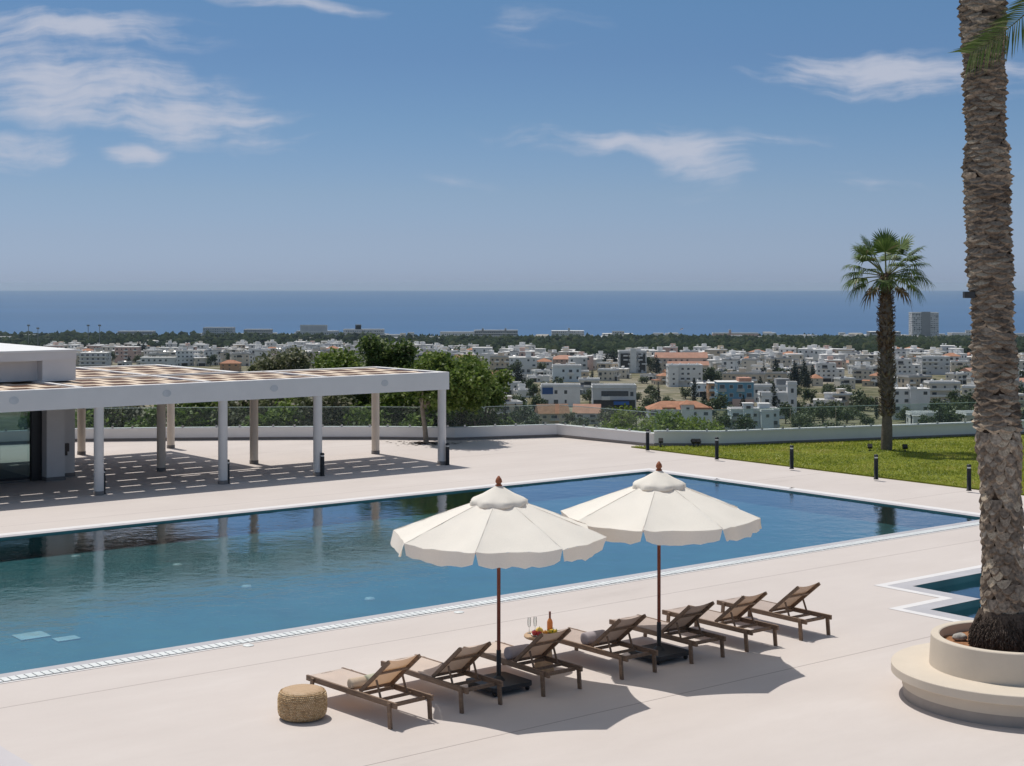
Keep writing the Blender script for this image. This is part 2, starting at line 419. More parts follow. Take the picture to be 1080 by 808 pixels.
ln.new(tc.outputs['Generated'], lift.inputs[0]); ln.new(lift.outputs[0], sky.inputs['Vector'])
def mth(op, a, b=None, clamp=False):
    n = N(nt, 'ShaderNodeMath', operation=op); n.use_clamp = clamp
    for i, s in enumerate((a, b)):
        if s is None: continue
        if isinstance(s, (int, float)): n.inputs[i].default_value = s
        else: ln.new(s, n.inputs[i])
    return n.outputs[0]
yy = mth('MAXIMUM', sp.outputs[1], .02)
gx = mth('DIVIDE', sp.outputs[0], yy); gz = mth('DIVIDE', sp.outputs[2], yy)
cb = N(nt, 'ShaderNodeCombineXYZ'); ln.new(gx, cb.inputs[0]); ln.new(gz, cb.inputs[1])
# long high streaks: noise stretched along the wind, bent by a second noise
wn = N(nt, 'ShaderNodeTexNoise', Scale=9.0, Detail=3); ln.new(cb.outputs[0], wn.inputs['Vector'])
wv = N(nt, 'ShaderNodeVectorMath', operation='SCALE'); wv.inputs['Scale'].default_value = .05; ln.new(wn.outputs['Color'], wv.inputs[0])
wa = N(nt, 'ShaderNodeVectorMath', operation='ADD'); ln.new(cb.outputs[0], wa.inputs[0]); ln.new(wv.outputs[0], wa.inputs[1])
ws = N(nt, 'ShaderNodeMapping'); ws.inputs['Rotation'].default_value = (0, 0, math.radians(8)); ws.inputs['Scale'].default_value = (8, 52, 1)
ln.new(wa.outputs[0], ws.inputs[0])
fn = N(nt, 'ShaderNodeTexNoise', Scale=1.3, Detail=10, Roughness=.62); ln.new(ws.outputs[0], fn.inputs['Vector'])
fb = N(nt, 'ShaderNodeTexNoise', Scale=14.0, Detail=6, Roughness=.6); ln.new(wa.outputs[0], fb.inputs['Vector'])
noise_ = mth('ADD', mth('MULTIPLY', fn.outputs[0], .62), mth('MULTIPLY', fb.outputs[0], .38))
def bank(cx, cy, rx, ry, deg, wgt):
    """one bank of cirrus about a sky direction (tangent units from the eye line)"""
    mp = N(nt, 'ShaderNodeMapping', vector_type='TEXTURE')
    mp.inputs['Location'].default_value = ((cx - 540) / FPX + .025, (EYE_Y - cy) / FPX + .025, 0)
    mp.inputs['Rotation'].default_value = (0, 0, math.radians(-deg)); mp.inputs['Scale'].default_value = (rx / FPX, ry / FPX, 1)
    ln.new(wa.outputs[0], mp.inputs[0])
    le = N(nt, 'ShaderNodeVectorMath', operation='LENGTH'); ln.new(mp.outputs[0], le.inputs[0])
    f = mth('SUBTRACT', 1.0, le.outputs['Value'], True)
    f = mth('POWER', f, .7)
    return mth('MULTIPLY', f, wgt)
banks = CLOUDS
acc = None
for bk in banks:
    s = bank(*bk); acc = s if acc is None else mth('MAXIMUM', acc, s)
dens = mth('ADD', acc, mth('MULTIPLY', mth('SUBTRACT', noise_, .5), 3.6))
mr = N(nt, 'ShaderNodeMapRange', interpolation_type='SMOOTHSTEP'); mr.inputs[1].default_value = .10; mr.inputs[2].default_value = 1.05; mr.inputs[3].default_value = 0; mr.inputs[4].default_value = .85
ln.new(dens, mr.inputs[0])
fac = mth('MULTIPLY', mr.outputs[0], mth('MULTIPLY', acc, 2.2, True))
# the air's colour by height above the horizon: bluer overhead in the view, grey lavender at the sea line; above the view brightened and warmed to fill shadows
rp = ramp(nt, [(z, [c / 4 for c in col]) for z, col in SKY_RAMP]); ln.new(sp.outputs[2], rp.inputs[0])
tint = N(nt, 'ShaderNodeMix', data_type='RGBA', blend_type='MULTIPLY'); tint.inputs[0].default_value = 1
sc4 = N(nt, 'ShaderNodeVectorMath', operation='SCALE'); sc4.inputs['Scale'].default_value = 4; ln.new(rp.outputs[0], sc4.inputs[0]); ln.new(sc4.outputs[0], tint.inputs[7])
ln.new(sky.outputs[0], tint.inputs[6])
mx = N(nt, 'ShaderNodeMix', data_type='RGBA'); ln.new(fac, mx.inputs[0]); ln.new(tint.outputs[2], mx.inputs[6]); mx.inputs[7].default_value = (*CLOUD_COL, 1)
bg = N(nt, 'ShaderNodeBackground', Strength=SKY_STR); ln.new(mx.outputs[2], bg.inputs[0])
wo = N(nt, 'ShaderNodeOutputWorld'); ln.new(bg.outputs[0], wo.inputs[0])

sd = Vector((math.cos(SUN_EL) * math.sin(SUN_AZ), math.cos(SUN_EL) * math.cos(SUN_AZ), math.sin(SUN_EL)))
sl = bpy.data.lights.new('sun', 'SUN'); sl.energy = SUN_STR; sl.angle = math.radians(.5); sl.color = (1.0, .955, .89)
so = bpy.data.objects.new('sun', sl); COL.objects.link(so); so.rotation_euler = sd.to_track_quat('Z', 'Y').to_euler()

cam = bpy.data.cameras.new('camera'); co = bpy.data.objects.new('camera', cam); COL.objects.link(co)
co.location = (0, 0, CAM_H); co.rotation_euler = (math.radians(90), 0, 0)
cam.sensor_width = 36; cam.lens = 36 * FPX / 1080; cam.shift_y = -(404 - EYE_Y) / 1080; cam.clip_start = .1; cam.clip_end = 90000
SC.camera = co
SC.view_settings.view_transform = 'Standard'; SC.view_settings.look = 'None'; SC.view_settings.gamma = 1; SC.view_settings.use_curve_mapping = False
SC.view_settings.exposure = EXPOSURE
SC.render.engine = 'CYCLES'
cy = SC.cycles
cy.use_denoising = True
cy.max_bounces = 8; cy.diffuse_bounces = 3; cy.glossy_bounces = 3; cy.transmission_bounces = 4; cy.transparent_max_bounces = 24; cy.volume_bounces = 0
cy.sample_clamp_indirect = 6
cy.caustics_reflective = False; cy.caustics_refractive = False

# ================================================================== LAND, SEA
DT = [(-60, 9), (60, 9), (78, 15), (150, 33), (300, 44.5), (450, 47), (577, 50), (1030, 55.6), (1480, 69), (2200, 83), (2900, 97.2), (3300, 112)]
def drop(D):
    for (a, p), (b, q) in zip(DT, DT[1:]):
        if D <= b: return p + (q - p) * max(0, (D - a) / (b - a))
    return DT[-1][1]
def ground_z(X, Y):
    z = CAM_H - drop(Y)
    if Y > 200:
        k = min(1, (Y - 200) / 400)
        z += k * 2.2 * (mnoise.noise((X / 260, Y / 300, 1.3)) + .5 * mnoise.noise((X / 90, Y / 110, 4.1)))
        if Y > 2500: z += 3.0 * mnoise.noise((X / 160, Y / 400, 9.7))
    return z
def dist_of(y):
    """distance at which the land lies at photo height y"""
    a, b = 420.0, 3200.0
    for _ in range(50):
        m_ = (a + b) / 2
        if EYE_Y + FPX * drop(m_) / m_ > y: a = m_
        else: b = m_
    return a
def P(x, D):
    X = (x - 540) * D / FPX
    return Vector((X, D, ground_z(X, D)))

ys = np.concatenate([np.linspace(-60, 62, 8), np.linspace(70, 460, 34), np.linspace(480, 3300, 190)])
xs = np.linspace(-2200, 2200, 150)
mb = MB()
for y in ys:
    for x in xs: mb.v.append((x, y, ground_z(x, y)))
nx = len(xs)
for j in range(len(ys) - 1):
    for i in range(nx - 1):
        a = j * nx + i; mb.f.append([a, a + 1, a + 1 + nx, a + nx]); mb.m.append(0); mb.s.append(True)
m_land, ntl, _, lnl = newmat('dry_coastal_land')
o_ = N(ntl, 'ShaderNodeOutputMaterial'); b_ = N(ntl, 'ShaderNodeBsdfPrincipled', Roughness=.95); b_.inputs['Specular IOR Level'].default_value = .1
t_ = N(ntl, 'ShaderNodeTexCoord')
na = N(ntl, 'ShaderNodeTexNoise', Scale=.012, Detail=7, Roughness=.7); nb = N(ntl, 'ShaderNodeTexNoise', Scale=.09, Detail=6, Roughness=.7)
lnl.new(t_.outputs['Object'], na.inputs['Vector']); lnl.new(t_.outputs['Object'], nb.inputs['Vector'])
ra = ramp(ntl, [(.35, (.05, .065, .025)), (.48, (.15, .14, .075)), (.56, (.25, .225, .175)), (.68, (.36, .335, .29))])
rb = ramp(ntl, [(.38, (.04, .06, .022)), (.5, (.18, .165, .10)), (.62, (.36, .32, .25))])
lnl.new(na.outputs[0], ra.inputs[0]); lnl.new(nb.outputs[0], rb.inputs[0])
mm_ = N(ntl, 'ShaderNodeMix', data_type='RGBA'); mm_.inputs[0].default_value = .55
lnl.new(ra.outputs[0], mm_.inputs[6]); lnl.new(rb.outputs[0], mm_.inputs[7]); lnl.new(mm_.outputs[2], b_.inputs['Base Color']); lnl.new(b_.outputs[0], o_.inputs[0])
kind(mb.build('terrain', m_land), 'structure')

SEA_Z = CAM_H - 97.0
m_sea, nts, _, lns = newmat('open_sea')
o_ = N(nts, 'ShaderNodeOutputMaterial'); b_ = N(nts, 'ShaderNodeBsdfPrincipled', Roughness=.35); b_.inputs['Specular IOR Level'].default_value = .06
t_ = N(nts, 'ShaderNodeTexCoord'); mp_ = N(nts, 'ShaderNodeMapping'); mp_.inputs['Scale'].default_value = (.25, 1, 1)
lns.new(t_.outputs['Object'], mp_.inputs[0])
n_ = N(nts, 'ShaderNodeTexNoise', Scale=.0012, Detail=7, Roughness=.6); lns.new(mp_.outputs[0], n_.inputs['Vector'])
r_ = ramp(nts, [(.3, Vector(SEA_COL) * .88), (.7, Vector(SEA_COL) * 1.12)]); lns.new(n_.outputs[0], r_.inputs[0]); lns.new(r_.outputs[0], b_.inputs['Base Color']); lns.new(b_.outputs[0], o_.inputs[0])
SEA_R = 24000
kind(MB().add([(-13000, 2300, SEA_Z), (13000, 2300, SEA_Z), (13000, SEA_R, SEA_Z), (-13000, SEA_R, SEA_Z)], [(0, 1, 2, 3)]).build('sea', m_sea), 'structure')

if HAZE > 0:
    m_haze, nth, _, lnh = newmat('coastal_haze')
    o_ = N(nth, 'ShaderNodeOutputMaterial'); pv = N(nth, 'ShaderNodeVolumePrincipled', Density=HAZE, Anisotropy=.2)
    pv.inputs['Color'].default_value = (*HAZE_COL, 1); lnh.new(pv.outputs[0], o_.inputs['Volume'])
    hz = MB().b2(-13600, -90, -112, 13600, SEA_R + 300, 17.5).build('haze', m_haze)
    kind(hz, 'stuff'); hz['label'] = 'thin pale blue air over the town and the sea'

# ================================================================== TERRACE, POOLS, LAWN
PU0, PU1, PV0, PV1 = -14.0, 32.9, 22.72, 34.95        # main pool
pool = [W(PU0, PV0), W(PU1, PV0), W(PU1, PV1), W(PU0, PV1)]
# plunge pool with its stepped outline
qa = [(24.35, 16.98), (24.35, 18.5), (30.5, 18.5), (30.5, 13.0), (22.85, 13.0), (22.85, 16.98)]
def inset(poly, d):
    """grow (+) or shrink (-) a counter-clockwise rectilinear outline in u,v"""
    n = len(poly); out = []
    for i in range(n):
        p0, p1, p2 = Vector(poly[i - 1]), Vector(poly[i]), Vector(poly[(i + 1) % n])
        a = (p1 - p0).normalized(); b = (p2 - p1).normalized()
        na, nb = Vector((a.y, -a.x)), Vector((b.y, -b.x))
        out.append(tuple(p1 + (na + nb) * d))
    return out
if sum(a[0] * b[1] - b[0] * a[1] for a, b in zip(qa, qa[1:] + qa[:1])) < 0: qa = qa[::-1]
plunge = [W(*p) for p in qa]
# parapet line along the drop
wall_px = [(77, 465.8), (180, 464.6), (300, 463.6), (400, 463.4), (480, 464.4), (587, 460.8), (690, 471.2)]
WL = [W(-8, 62)] + [G(*p) for p in wall_px]
WR = [G(690, 471.2), G(760, 471.5), G(835, 468.5), G(930, 465), G(1030, 461), G(1180, 455)]
edge = WL[::-1] + [Vector((-60, 40, 0)), Vector((-60, -25, 0)), Vector((60, -25, 0)), Vector((60, 45, 0))] + WR[::-1][:-1]
edge = [(p.x, p.y) for p in edge]
g = MB(); g.sheet(edge, [[(p.x, p.y) for p in pool], [(p.x, p.y) for p in plunge]], 0.0)
for (a, b) in zip(edge, edge[1:] + edge[:1]): g.add([(a[0], a[1], 0), (b[0], b[1], 0), (b[0], b[1], -3.6), (a[0], a[1], -3.6)], [(0, 1, 2, 3)])
kind(g.build('terrace_paving', m_pave), 'structure')

def basin(name, poly, depth):
    b = MB(); n = len(poly)
    for i in range(n):
        p, q = poly[i], poly[(i + 1) % n]
        b.add([(p.x, p.y, -.0), (q.x, q.y, -.0), (q.x, q.y, -depth), (p.x, p.y, -depth)], [(0, 1, 2, 3)])
    b.sheet([(p.x, p.y) for p in poly], z=-depth)
    return kind(b.build(name, m_tile), 'structure')
basin('pool_basin', pool, .52); basin('plunge_pool_basin', plunge, .5)
kind(MB().sheet([(p.x, p.y) for p in pool], z=-.035).build('pool_water', m_water), 'structure')
kind(MB().sheet([(p.x, p.y) for p in plunge], z=-.13).build('plunge_pool_water', m_water), 'structure')

def ring(name, poly_in, d0, d1, z, mat, poly_is_uv=True):
    o = [W(*p) for p in inset(poly_in, d1)]; i = [W(*p) for p in inset(poly_in, d0)]
    b = MB(); b.sheet([(p.x, p.y) for p in o], [[(p.x, p.y) for p in i]], z)
    return kind(b.build(name, mat), 'structure')
quv = [(PU0, PV0), (PU1, PV0), (PU1, PV1), (PU0, PV1)]
ring('pool_edge_stone', quv, 0, .26, .004, m_greycope)
ring('pool_coping', quv, .262, .56, .005, m_cope)
ring('plunge_pool_edge', qa, 0, .34, .004, m_greycope)
ring('plunge_pool_coping', qa, .342, .52, .005, m_cope)
# overflow grating along the near edge: white slats over a dark channel
sl_ = MB(); ch = MB()
ch.sheet([tuple(W(-6, PV0 - .50).xy), tuple(W(PU1 + .3, PV0 - .50).xy), tuple(W(PU1 + .3, PV0 - .27).xy), tuple(W(-6, PV0 - .27).xy)], z=.009)
kind(ch.build('overflow_channel', m_slot), 'structure')
for k in range(int((PU1 + 6.2) / .125)):
    c = W(-6 + k * .125, PV0 - .385, .014)
    sl_.box(c, (.105, .225, .012), TH)
grt = sl_.build('overflow_grating', m_inlet); kind(grt, 'structure')

# pale grey sheet laid over the paving at the foot of the view
pt = [G(-60, 745), G(8, 792), G(42, 812), G(60, 850), G(-120, 850)]
kind(MB().sheet([(p.x, p.y) for p in pt], z=.006).build('grey_patch', M('pale_grey_patch', (.56, .53, .54), .8, .05, 2)), 'structure')

# pool fittings
for i, (x, y, lab) in enumerate([(33, 671, 'larger pale square panel on the pool floor nearest the corner'), (70, 674, 'narrow pale panel on the pool floor beside the larger one')]):
    p = G(x, y, -.515); d = MB()  # two flat pale boxes on the pool floor
    d.box((0, 0, .004), (.55 if i == 0 else .42, .5 if i == 0 else .3, .02), TH); 
    o = d.build('pool_floor_panel', m_inlet); o.location = p; tag(o, lab, 'drain cover', 'fittings on the pool floor')
for i, (x, y, lab) in enumerate([(80, 587, 'pale pool lamp in the reflection of the second column'), (128, 575, 'pale pool lamp between the reflections of two columns'), (160, 566, 'pale pool lamp closest to the far edge'),
                                 (260, 619, 'pale pool lamp in open blue water far from the columns'), (187, 596, 'pale pool lamp at the edge of the green reflection'), (390, 632, 'pale pool lamp nearest the cream parasol on the blue side')]):
    p = G(x, y, -.515); d = MB(); d.lathe([(.0, .03), (.09, .03), (.11, .0)], 16)
    o = d.build('pool_lamp', m_inlet); o.location = p; tag(o, lab, 'pool lamp', 'round lamps in the pool floor')
for x, y, lab in [(835, 515, 'small dark outlet on the pool end wall below the third lawn bollard'), (756, 505.5, 'small dark outlet on the pool end wall below the second lawn bollard')]:
    p = G(x, y, 0); o = MB().box((0, 0, -.01), (.16, .08, .035), TH).lathe([(.03, .008), (.03, .02), (0, .021)], 12).build('pool_outlet', m_black); o.location = p + Vector((0, 0, -.0)); tag(o, lab, 'pool outlet', 'dark outlets on the pool edge')
for x, y, lab in [(262, 681, 'pale round lid set flush in paving beside overflow grating'), (484, 646, 'pale round lid in the paving short of the first parasol pole')]:
    p = G(x, y); o = MB().lathe([(0, .012), (.085, .012), (.09, .006)], 24).build('skimmer_lid', m_inlet); o.location = p; tag(o, lab, 'lid', 'white lids beside the pool')

# lawn
LU = 37.2
lawn_poly = [W(LU, 40.42), W(LU, 12.0), W(LU + 26, 12.0)] + [p for p in WR[::-1]][:-1]
la = [(p.x, p.y) for p in lawn_poly]
lw = MB(); lw.prism(la, -.02, .045, 0)
kind(lw.build('lawn', m_lawn, recalc=True), 'structure')
def in_poly(x, y, poly):
    c = False; j = len(poly) - 1
    for i in range(len(poly)):
        if (poly[i][1] > y) != (poly[j][1] > y) and x < (poly[j][0] - poly[i][0]) * (y - poly[i][1]) / (poly[j][1] - poly[i][1]) + poly[i][0]: c = not c
        j = i
    return c
bl = []
while len(bl) < 60000:
    u = random.uniform(LU, LU + 14); v = random.uniform(18, 41); p = W(u, v)
    if p.y < 38 or not in_poly(p.x, p.y, la): continue
    dens = mnoise.noise((p.x * .45, p.y * .45, 0)) + .5 * mnoise.noise((p.x * 1.7, p.y * 1.7, 3))
    h = random.uniform(.03, .07) * (1 + .6 * max(-.6, dens)); a = random.uniform(0, PI); wd = .014
    t = Vector((random.uniform(-.07, .07), random.uniform(-.07, .07), h * .8)); s = Vector((math.cos(a) * wd, math.sin(a) * wd, 0)); q = Vector((p.x, p.y, .044))
    bl.append([q - s, q + s, q + s * .4 + t, q - s * .4 + t])
go = bpy.data.objects.new('grass', quads_mesh('grass', np.array([[list(c) for c in q] for q in bl]), m_grass)); COL.objects.link(go)
kind(go, 'stuff'); go['label'] = 'short sunlit grass on the lawn behind the pool'

# ------------------------------------------------------------------ parapet walls with glass
def parapet(name, label, pts, h, th, zb=0.0, mat=None):
    t = thing(name, label, 'wall', pts[0])
    o = Vector(pts[0]); b = MB(); cp = MB(); sk = MB()
    offs = []
    for i, p in enumerate(pts):
        d = (pts[min(i + 1, len(pts) - 1)] - pts[max(i - 1, 0)]).normalized(); offs.append(Vector((d.y, -d.x, 0)))
    def strip(m_, a, b_, z0, z1):
        n = len(pts)
        F = [pts[i] + offs[i] * a - o for i in range(n)]; B = [pts[i] + offs[i] * b_ - o for i in range(n)]
        vs = [];
        for i in range(n): vs += [(F[i].x, F[i].y, z0), (F[i].x, F[i].y, z1), (B[i].x, B[i].y, z1), (B[i].x, B[i].y, z0)]
        fs = []
        for i in range(n - 1):
            for k in range(4): fs.append((i * 4 + k, i * 4 + (k + 1) % 4, i * 4 + 4 + (k + 1) % 4, i * 4 + 4 + k))
        fs += [(0, 1, 2, 3), (n * 4 - 1, n * 4 - 2, n * 4 - 3, n * 4 - 4)]
        m_.add(vs, fs)
    strip(b, 0, -th, zb - .6, h - .05); strip(cp, .03, -th - .03, h - .05, h)
    strip(sk, .012, .0005, zb, zb + .1)
    b.build('wall', mat or m_plaster, t, recalc=True); cp.build('coping', mat or m_plaster, t, recalc=True); sk.build('skirting', m_skirt, t, recalc=True)
    return t
def resample(pts, step):
    out = [pts[0]]; 
    for a, b in zip(pts, pts[1:]):
        n = max(1, round((b - a).length / step))
        for k in range(1, n + 1): out.append(a + (b - a) * k / n)
    return out
m_edge = M('polished_glass_edge', (.42, .52, .48), .3)
def glazing(label, pts, z0, z1, step=1.9):
    pts = resample(pts, step); o = pts[0]
    t = thing('glass_balustrade', label, 'balustrade', o, 0, 'glass balustrades along the drop')
    for i in range(len(pts) - 1):
        a, b = pts[i] - o, pts[i + 1] - o; d = (b - a).normalized(); nrm = Vector((-d.y, d.x, 0)) * .13
        a2, b2 = a + d * .012 + nrm, b - d * .012 + nrm
        g_ = MB().bar((a2.x, a2.y, (z0 + z1) / 2), (b2.x, b2.y, (z0 + z1) / 2), .014, z1 - z0).build('glass_panel', m_glass, t)
        MB().bar((a2.x, a2.y, z1 + .011), (b2.x, b2.y, z1 + .011), .018, .02).build('edge', m_edge, g_)
        for q in (.2, .8):
            c = a2 + (b2 - a2) * q; MB().box((c.x, c.y, z0 + .03), (.07, .05, .1), math.atan2(d.y, d.x)).build('clamp', m_chrome, g_)
    return t
WL2 = resample(WL, 2.2)
parapet('parapet_wall', 'long low white parapet wall behind the pavilion with grey skirting', WL2, .47, .3)
parapet('parapet_wall', 'low white parapet wall along the back of the lawn', resample(WR, 3), .56, .3, .03)
glazing('clear glass panels on the parapet behind the pavilion', WL, .47, 1.2)
glazing('clear glass panels on the parapet behind the lawn', WR, .56, 1.3)

# ------------------------------------------------------------------ bollard lights
def bollard():
    t = thing('bollard_light', '', 'bollard', (0, 0, 0), 0, 'black bollard lights')
    b = MB().lathe([(.075, 0), (.075, .02), (.062, .022), (.062, .62)], 16); b.build('post', m_black, t)
    b = MB().lathe([(.05, .62), (.05, .665)], 16); b.build('lens', m_inlet, t)
    b = MB().lathe([(.064, .665), (.066, .70), (.05, .73), (0, .74)], 16); b.build('cap', m_dkgrey, t)
    return t
bo = bollard()
spots = [((683, 475), 'black bollard light on the lawn corner beside the parapet wall', 0.045, 1), ((756, 484.5), 'black bollard light on the lawn edge above the second parasol', .045, 1),
         ((835, 494.5), 'black bollard light on the lawn edge between parasol and fan palm', .045, 1), ((924, 505.5), 'black bollard light on the lawn edge just below the fan palm', .045, 1),
         ((1022, 517.5), 'black bollard light on the lawn edge next to the date palm trunk', .045, 1),
         ((109, 521), 'black bollard light at the foot of the pergola column nearest the glass doors', 0, .95), ((240, 510), 'black bollard light beside the second front column of the pergola', 0, .95),
         ((340, 502), 'black bollard light beside the third front column of the pergola', 0, .95), ((472, 490.5), 'black bollard light beside the end column at the pergola corner', 0, .95)]
for i, ((x, y), lab, z, s) in enumerate(spots):
    o = bo if i == 0 else dup(bo, (0, 0, 0)); o.location = G(x, y, z); o['label'] = lab; o.scale = (1, 1, s)
def floodlight(lab, loc, h, rz):
    t = thing('garden_floodlight', lab, 'floodlight', loc, rz, 'small floodlights on the lawn')
    MB().lathe([(.05, 0), (.05, .02), (.018, .03), (.018, h)], 10).build('stake', m_black, t)
    Mx = Matrix.Translation((0, 0, h + .06)) @ Matrix.Rotation(-.7, 4, 'X')
    hd = MB().box((0, 0, 0), (.16, .1, .14), M=Mx).build('lamp_head', m_black, t)
    MB().box((0, 0, 0), (.13, .004, .11), M=Mx @ Matrix.Translation((0, .052, 0))).build('lens', m_doorglass, hd)
    return t
for (x, y), lab, h in [((697, 471.5), 'dark floodlight box on the lawn nearest the parapet corner', .17), ((731.5, 471.3), 'dark floodlight by the lawn wall, one of a pair, on the parapet corner side', .14), ((736.5, 471.3), 'dark floodlight by the lawn wall, one of a pair, on the fan palm side', .14),
                       ((917.5, 475.5), 'tilted spotlight in the grass on the bollard side of the fan palm', .1), ((954.5, 476), 'tilted spotlight in the grass on the date palm side of the fan palm', .1)]:
    floodlight(lab, G(x, y, .045), h, random.uniform(-.5, .5))
# ================================================================== PAVILION
ZR0, ZR1 = 2.42, 2.98
VF, VM, VB = 40.25, 44.5, 50.5
pv_ = thing('pergola', 'long white pergola with cream slatted roof on round columns', 'pergola', W(0, 0))
pv_.rotation_euler = (0, 0, TH)      # children in u, v
U_END, U_MID, U_L = 29.1, 23.85, -2.0
b = MB()
b.b2(U_L, VF, ZR0, U_END, VF + .28, ZR1)
b.build('front_fascia', m_plaster, pv_)
MB().b2(U_END - .28, VF + .281, ZR0, U_END, VM + .0, ZR1).build('end_fascia', m_plaster, pv_)
MB().b2(U_MID, VM - .28, ZR0, U_END - .281, VM, ZR1).build('rear_fascia', m_plaster, pv_)
MB().b2(U_MID - .28, VM + .001, ZR0, U_MID, VB, ZR1).build('side_fascia', m_plaster, pv_)
MB().b2(U_L, VB - .28, ZR0, U_MID - .281, VB, ZR1).build('back_fascia', m_plaster, pv_)
CROSS = [5.1, 9.0, 12.95, 16.82, 20.7, 24.6]
bm_ = MB()
for u in CROSS:
    v1 = VM - .281 if u > U_MID else VB - .281
    bm_.b2(u - .09, VF + .281, ZR0 + .12, u + .09, v1, ZR1 + .012)
bm_.build('cross_beam', m_plaster, pv_)
MB().b2(U_L, VM - .09, ZR0 + .1, U_MID - .285, VM + .09, ZR1 + .008).build('long_beam', m_plaster, pv_)
# roof boards: one cream sheet pierced by a staggered grid of openings, brown boards below
def roof_panel(u0, u1, v0, v1):
    p = MB(); t = MB(); zt = ZR1 - .03; zb = ZR1 - .13
    nv = max(1, round((v1 - v0) / ROOF_PV)); pv2 = (v1 - v0) / nv
    us = np.arange(u0, u1 + 1e-6, .1)
    for j in range(nv):
        a, c = v0 + j * pv2, v0 + (j + 1) * pv2; oa, oc = a + pv2 * .13, c - pv2 * .13
        p.b2(u0, a, zb, u1, oa, zt); p.b2(u0, oc, zb, u1, c, zt)
        off = (j % 2) * .5 * ROOF_PU
        x = u0 - ROOF_PU + off; segs = []
        while x < u1:
            o0, o1 = max(u0, x + .14 * ROOF_PU), min(u1, x + .86 * ROOF_PU)
            if o1 > o0 + .05: segs.append((o0, o1))
            x += ROOF_PU
        prev = u0
        for (o0, o1) in segs:
            if o0 > prev + .01: p.b2(prev, oa, zb, o0, oc, zt)
            t.b2(o0, oa, zb - .14, o0 + .03, oc, zt - .02); t.b2(o1 - .03, oa, zb - .14, o1, oc, zt - .02)
            t.b2(o0 + .03, oc - .03, zb - .16, o1 - .03, oc, zt - .015)
            mid = (oa + oc) / 2
            t.b2(o0 + .031, oa + .003, zt - .05, o1 - .031, oc - .03 - .11 * pv2, zt - .006)
            prev = o1
        if prev < u1 - .01: p.b2(prev, oa, zb, u1, oc, zt)
    r = p.build('roof_panel', m_roofcream, pv_); t.build('timber_louvre', m_timber, r)
cs = [U_L] + CROSS
for i, u in enumerate(cs):
    u2 = (cs + [U_END - .28])[i + 1]
    a, c = u + .09, u2 - .09
    if u < U_MID < u2: pass
    roof_panel(a, c if u2 < U_END - .3 else u2 - .002, VF + .282, VM - .282 if u2 > U_MID else VM - .09)
    if u2 <= U_MID: roof_panel(a, c, VM + .09, VB - .282)
    elif u < U_MID: roof_panel(a, U_MID - .285, VM + .09, VB - .282)
def ux(x, v):
    """where the row at v meets the sight line of photo column x"""
    return min(np.arange(0, 34, .01), key=lambda u: abs(540 + FPX * W(u, v).x / W(u, v).y - x))
cols = []
for x, y in [(104, 520), (235, 509), (335, 501.5), (466, 489)]: cols.append(ux(x, VF + .14))
cols = [(c, VF + .14) for c in cols] + [(12.9, VF + .14), (9.0, VF + .14)]
for x, y in [(170, 496.5), (268, 488.5), (396, 479)]: cols.append((ux(x, VM - .14), VM - .14))
for x, y in [(86, 481), (180, 474)]: cols.append((ux(x, VB - .14), VB - .14))
for (u, v) in cols:
    c = MB().lathe([(.135, 0), (.135, ZR0)], 28, (u, v, 0)).build('column', m_colbeige if v < VF + 1 else m_colbounce, pv_)
    MB().lathe([(.145, .0), (.145, .11), (.137, .115)], 28, (u, v, 0)).build('base_ring', m_skirt, c)
for x, z in [(15, 0), (176, 0), (289, 0), (406, 0)]:
    # small flush lamps along the fascia
    yv = VF - .012
    best = min(np.arange(2, 29, .02), key=lambda u: abs(540 + FPX * W(u, yv).x / W(u, yv).y - x))
    l_ = MB(); n = 20
    l_.add([(best + .13 * math.cos(2 * PI * k / n), yv, 2.72 + .1 * math.sin(2 * PI * k / n)) for k in range(n)] + [(best + .13 * math.cos(2 * PI * k / n), VF, 2.72 + .1 * math.sin(2 * PI * k / n)) for k in range(n)],
           [tuple(range(n))] + [(k, n + k, n + (k + 1) % n, (k + 1) % n) for k in range(n)])
    l_.build('fascia_lamp', M('pale_lamp_glass', (.55, .57, .60), .3), pv_, recalc=True)

# the pavilion building at the far end of the pergola
DU_ = .66
bd = thing('pavilion_building', 'white flat roofed pool pavilion with glass doors beside pergola', 'building', W(DU_, 0)); bd.rotation_euler = (0, 0, TH)
MB().b2(-6, 44.3, .003, 16.62, 51.2, .012).build('floor', m_skirt, bd)
wl = MB(); wl.b2(16.6, 44.05, 0, 17.15, 45.1, ZR0 + .1); wl.build('pier', m_cream if False else m_colbeige, bd)
MB().b2(16.97 - .35 + .53, 44.75, 0, 17.75, 45.6, ZR0 + .1).build('pier', m_colbeige, bd)
MB().b2(-6, 51.3, 0, 17.4, 51.6, 2.9).build('back_wall', m_colbeige, bd)
sk = MB(); sk.b2(16.585, 44.03, .012, 17.165, 45.12, .12); sk.b2(17.13, 44.73, .01, 17.765, 45.62, .118); sk.build('skirting', m_skirt, bd)
up = MB(); up.b2(-6, 43.75, 3.0, 17.2, 52.5, 3.83); up_o = up.build('upper_storey', m_plaster, bd)
MB().b2(-6, 43.3, 3.60, 17.2, 43.749, 3.84).build('eaves_band', m_plaster, bd)
MB().b2(16.2, 43.35, 2.99, 17.2, 43.748, 3.598).build('corner_post', m_plaster, bd)
MB().b2(-6, 43.28, 3.842, 17.22, 52.52, 3.90).build('roof', M('white_roof_sheet', (.80, .80, .80), .6, .03), bd)
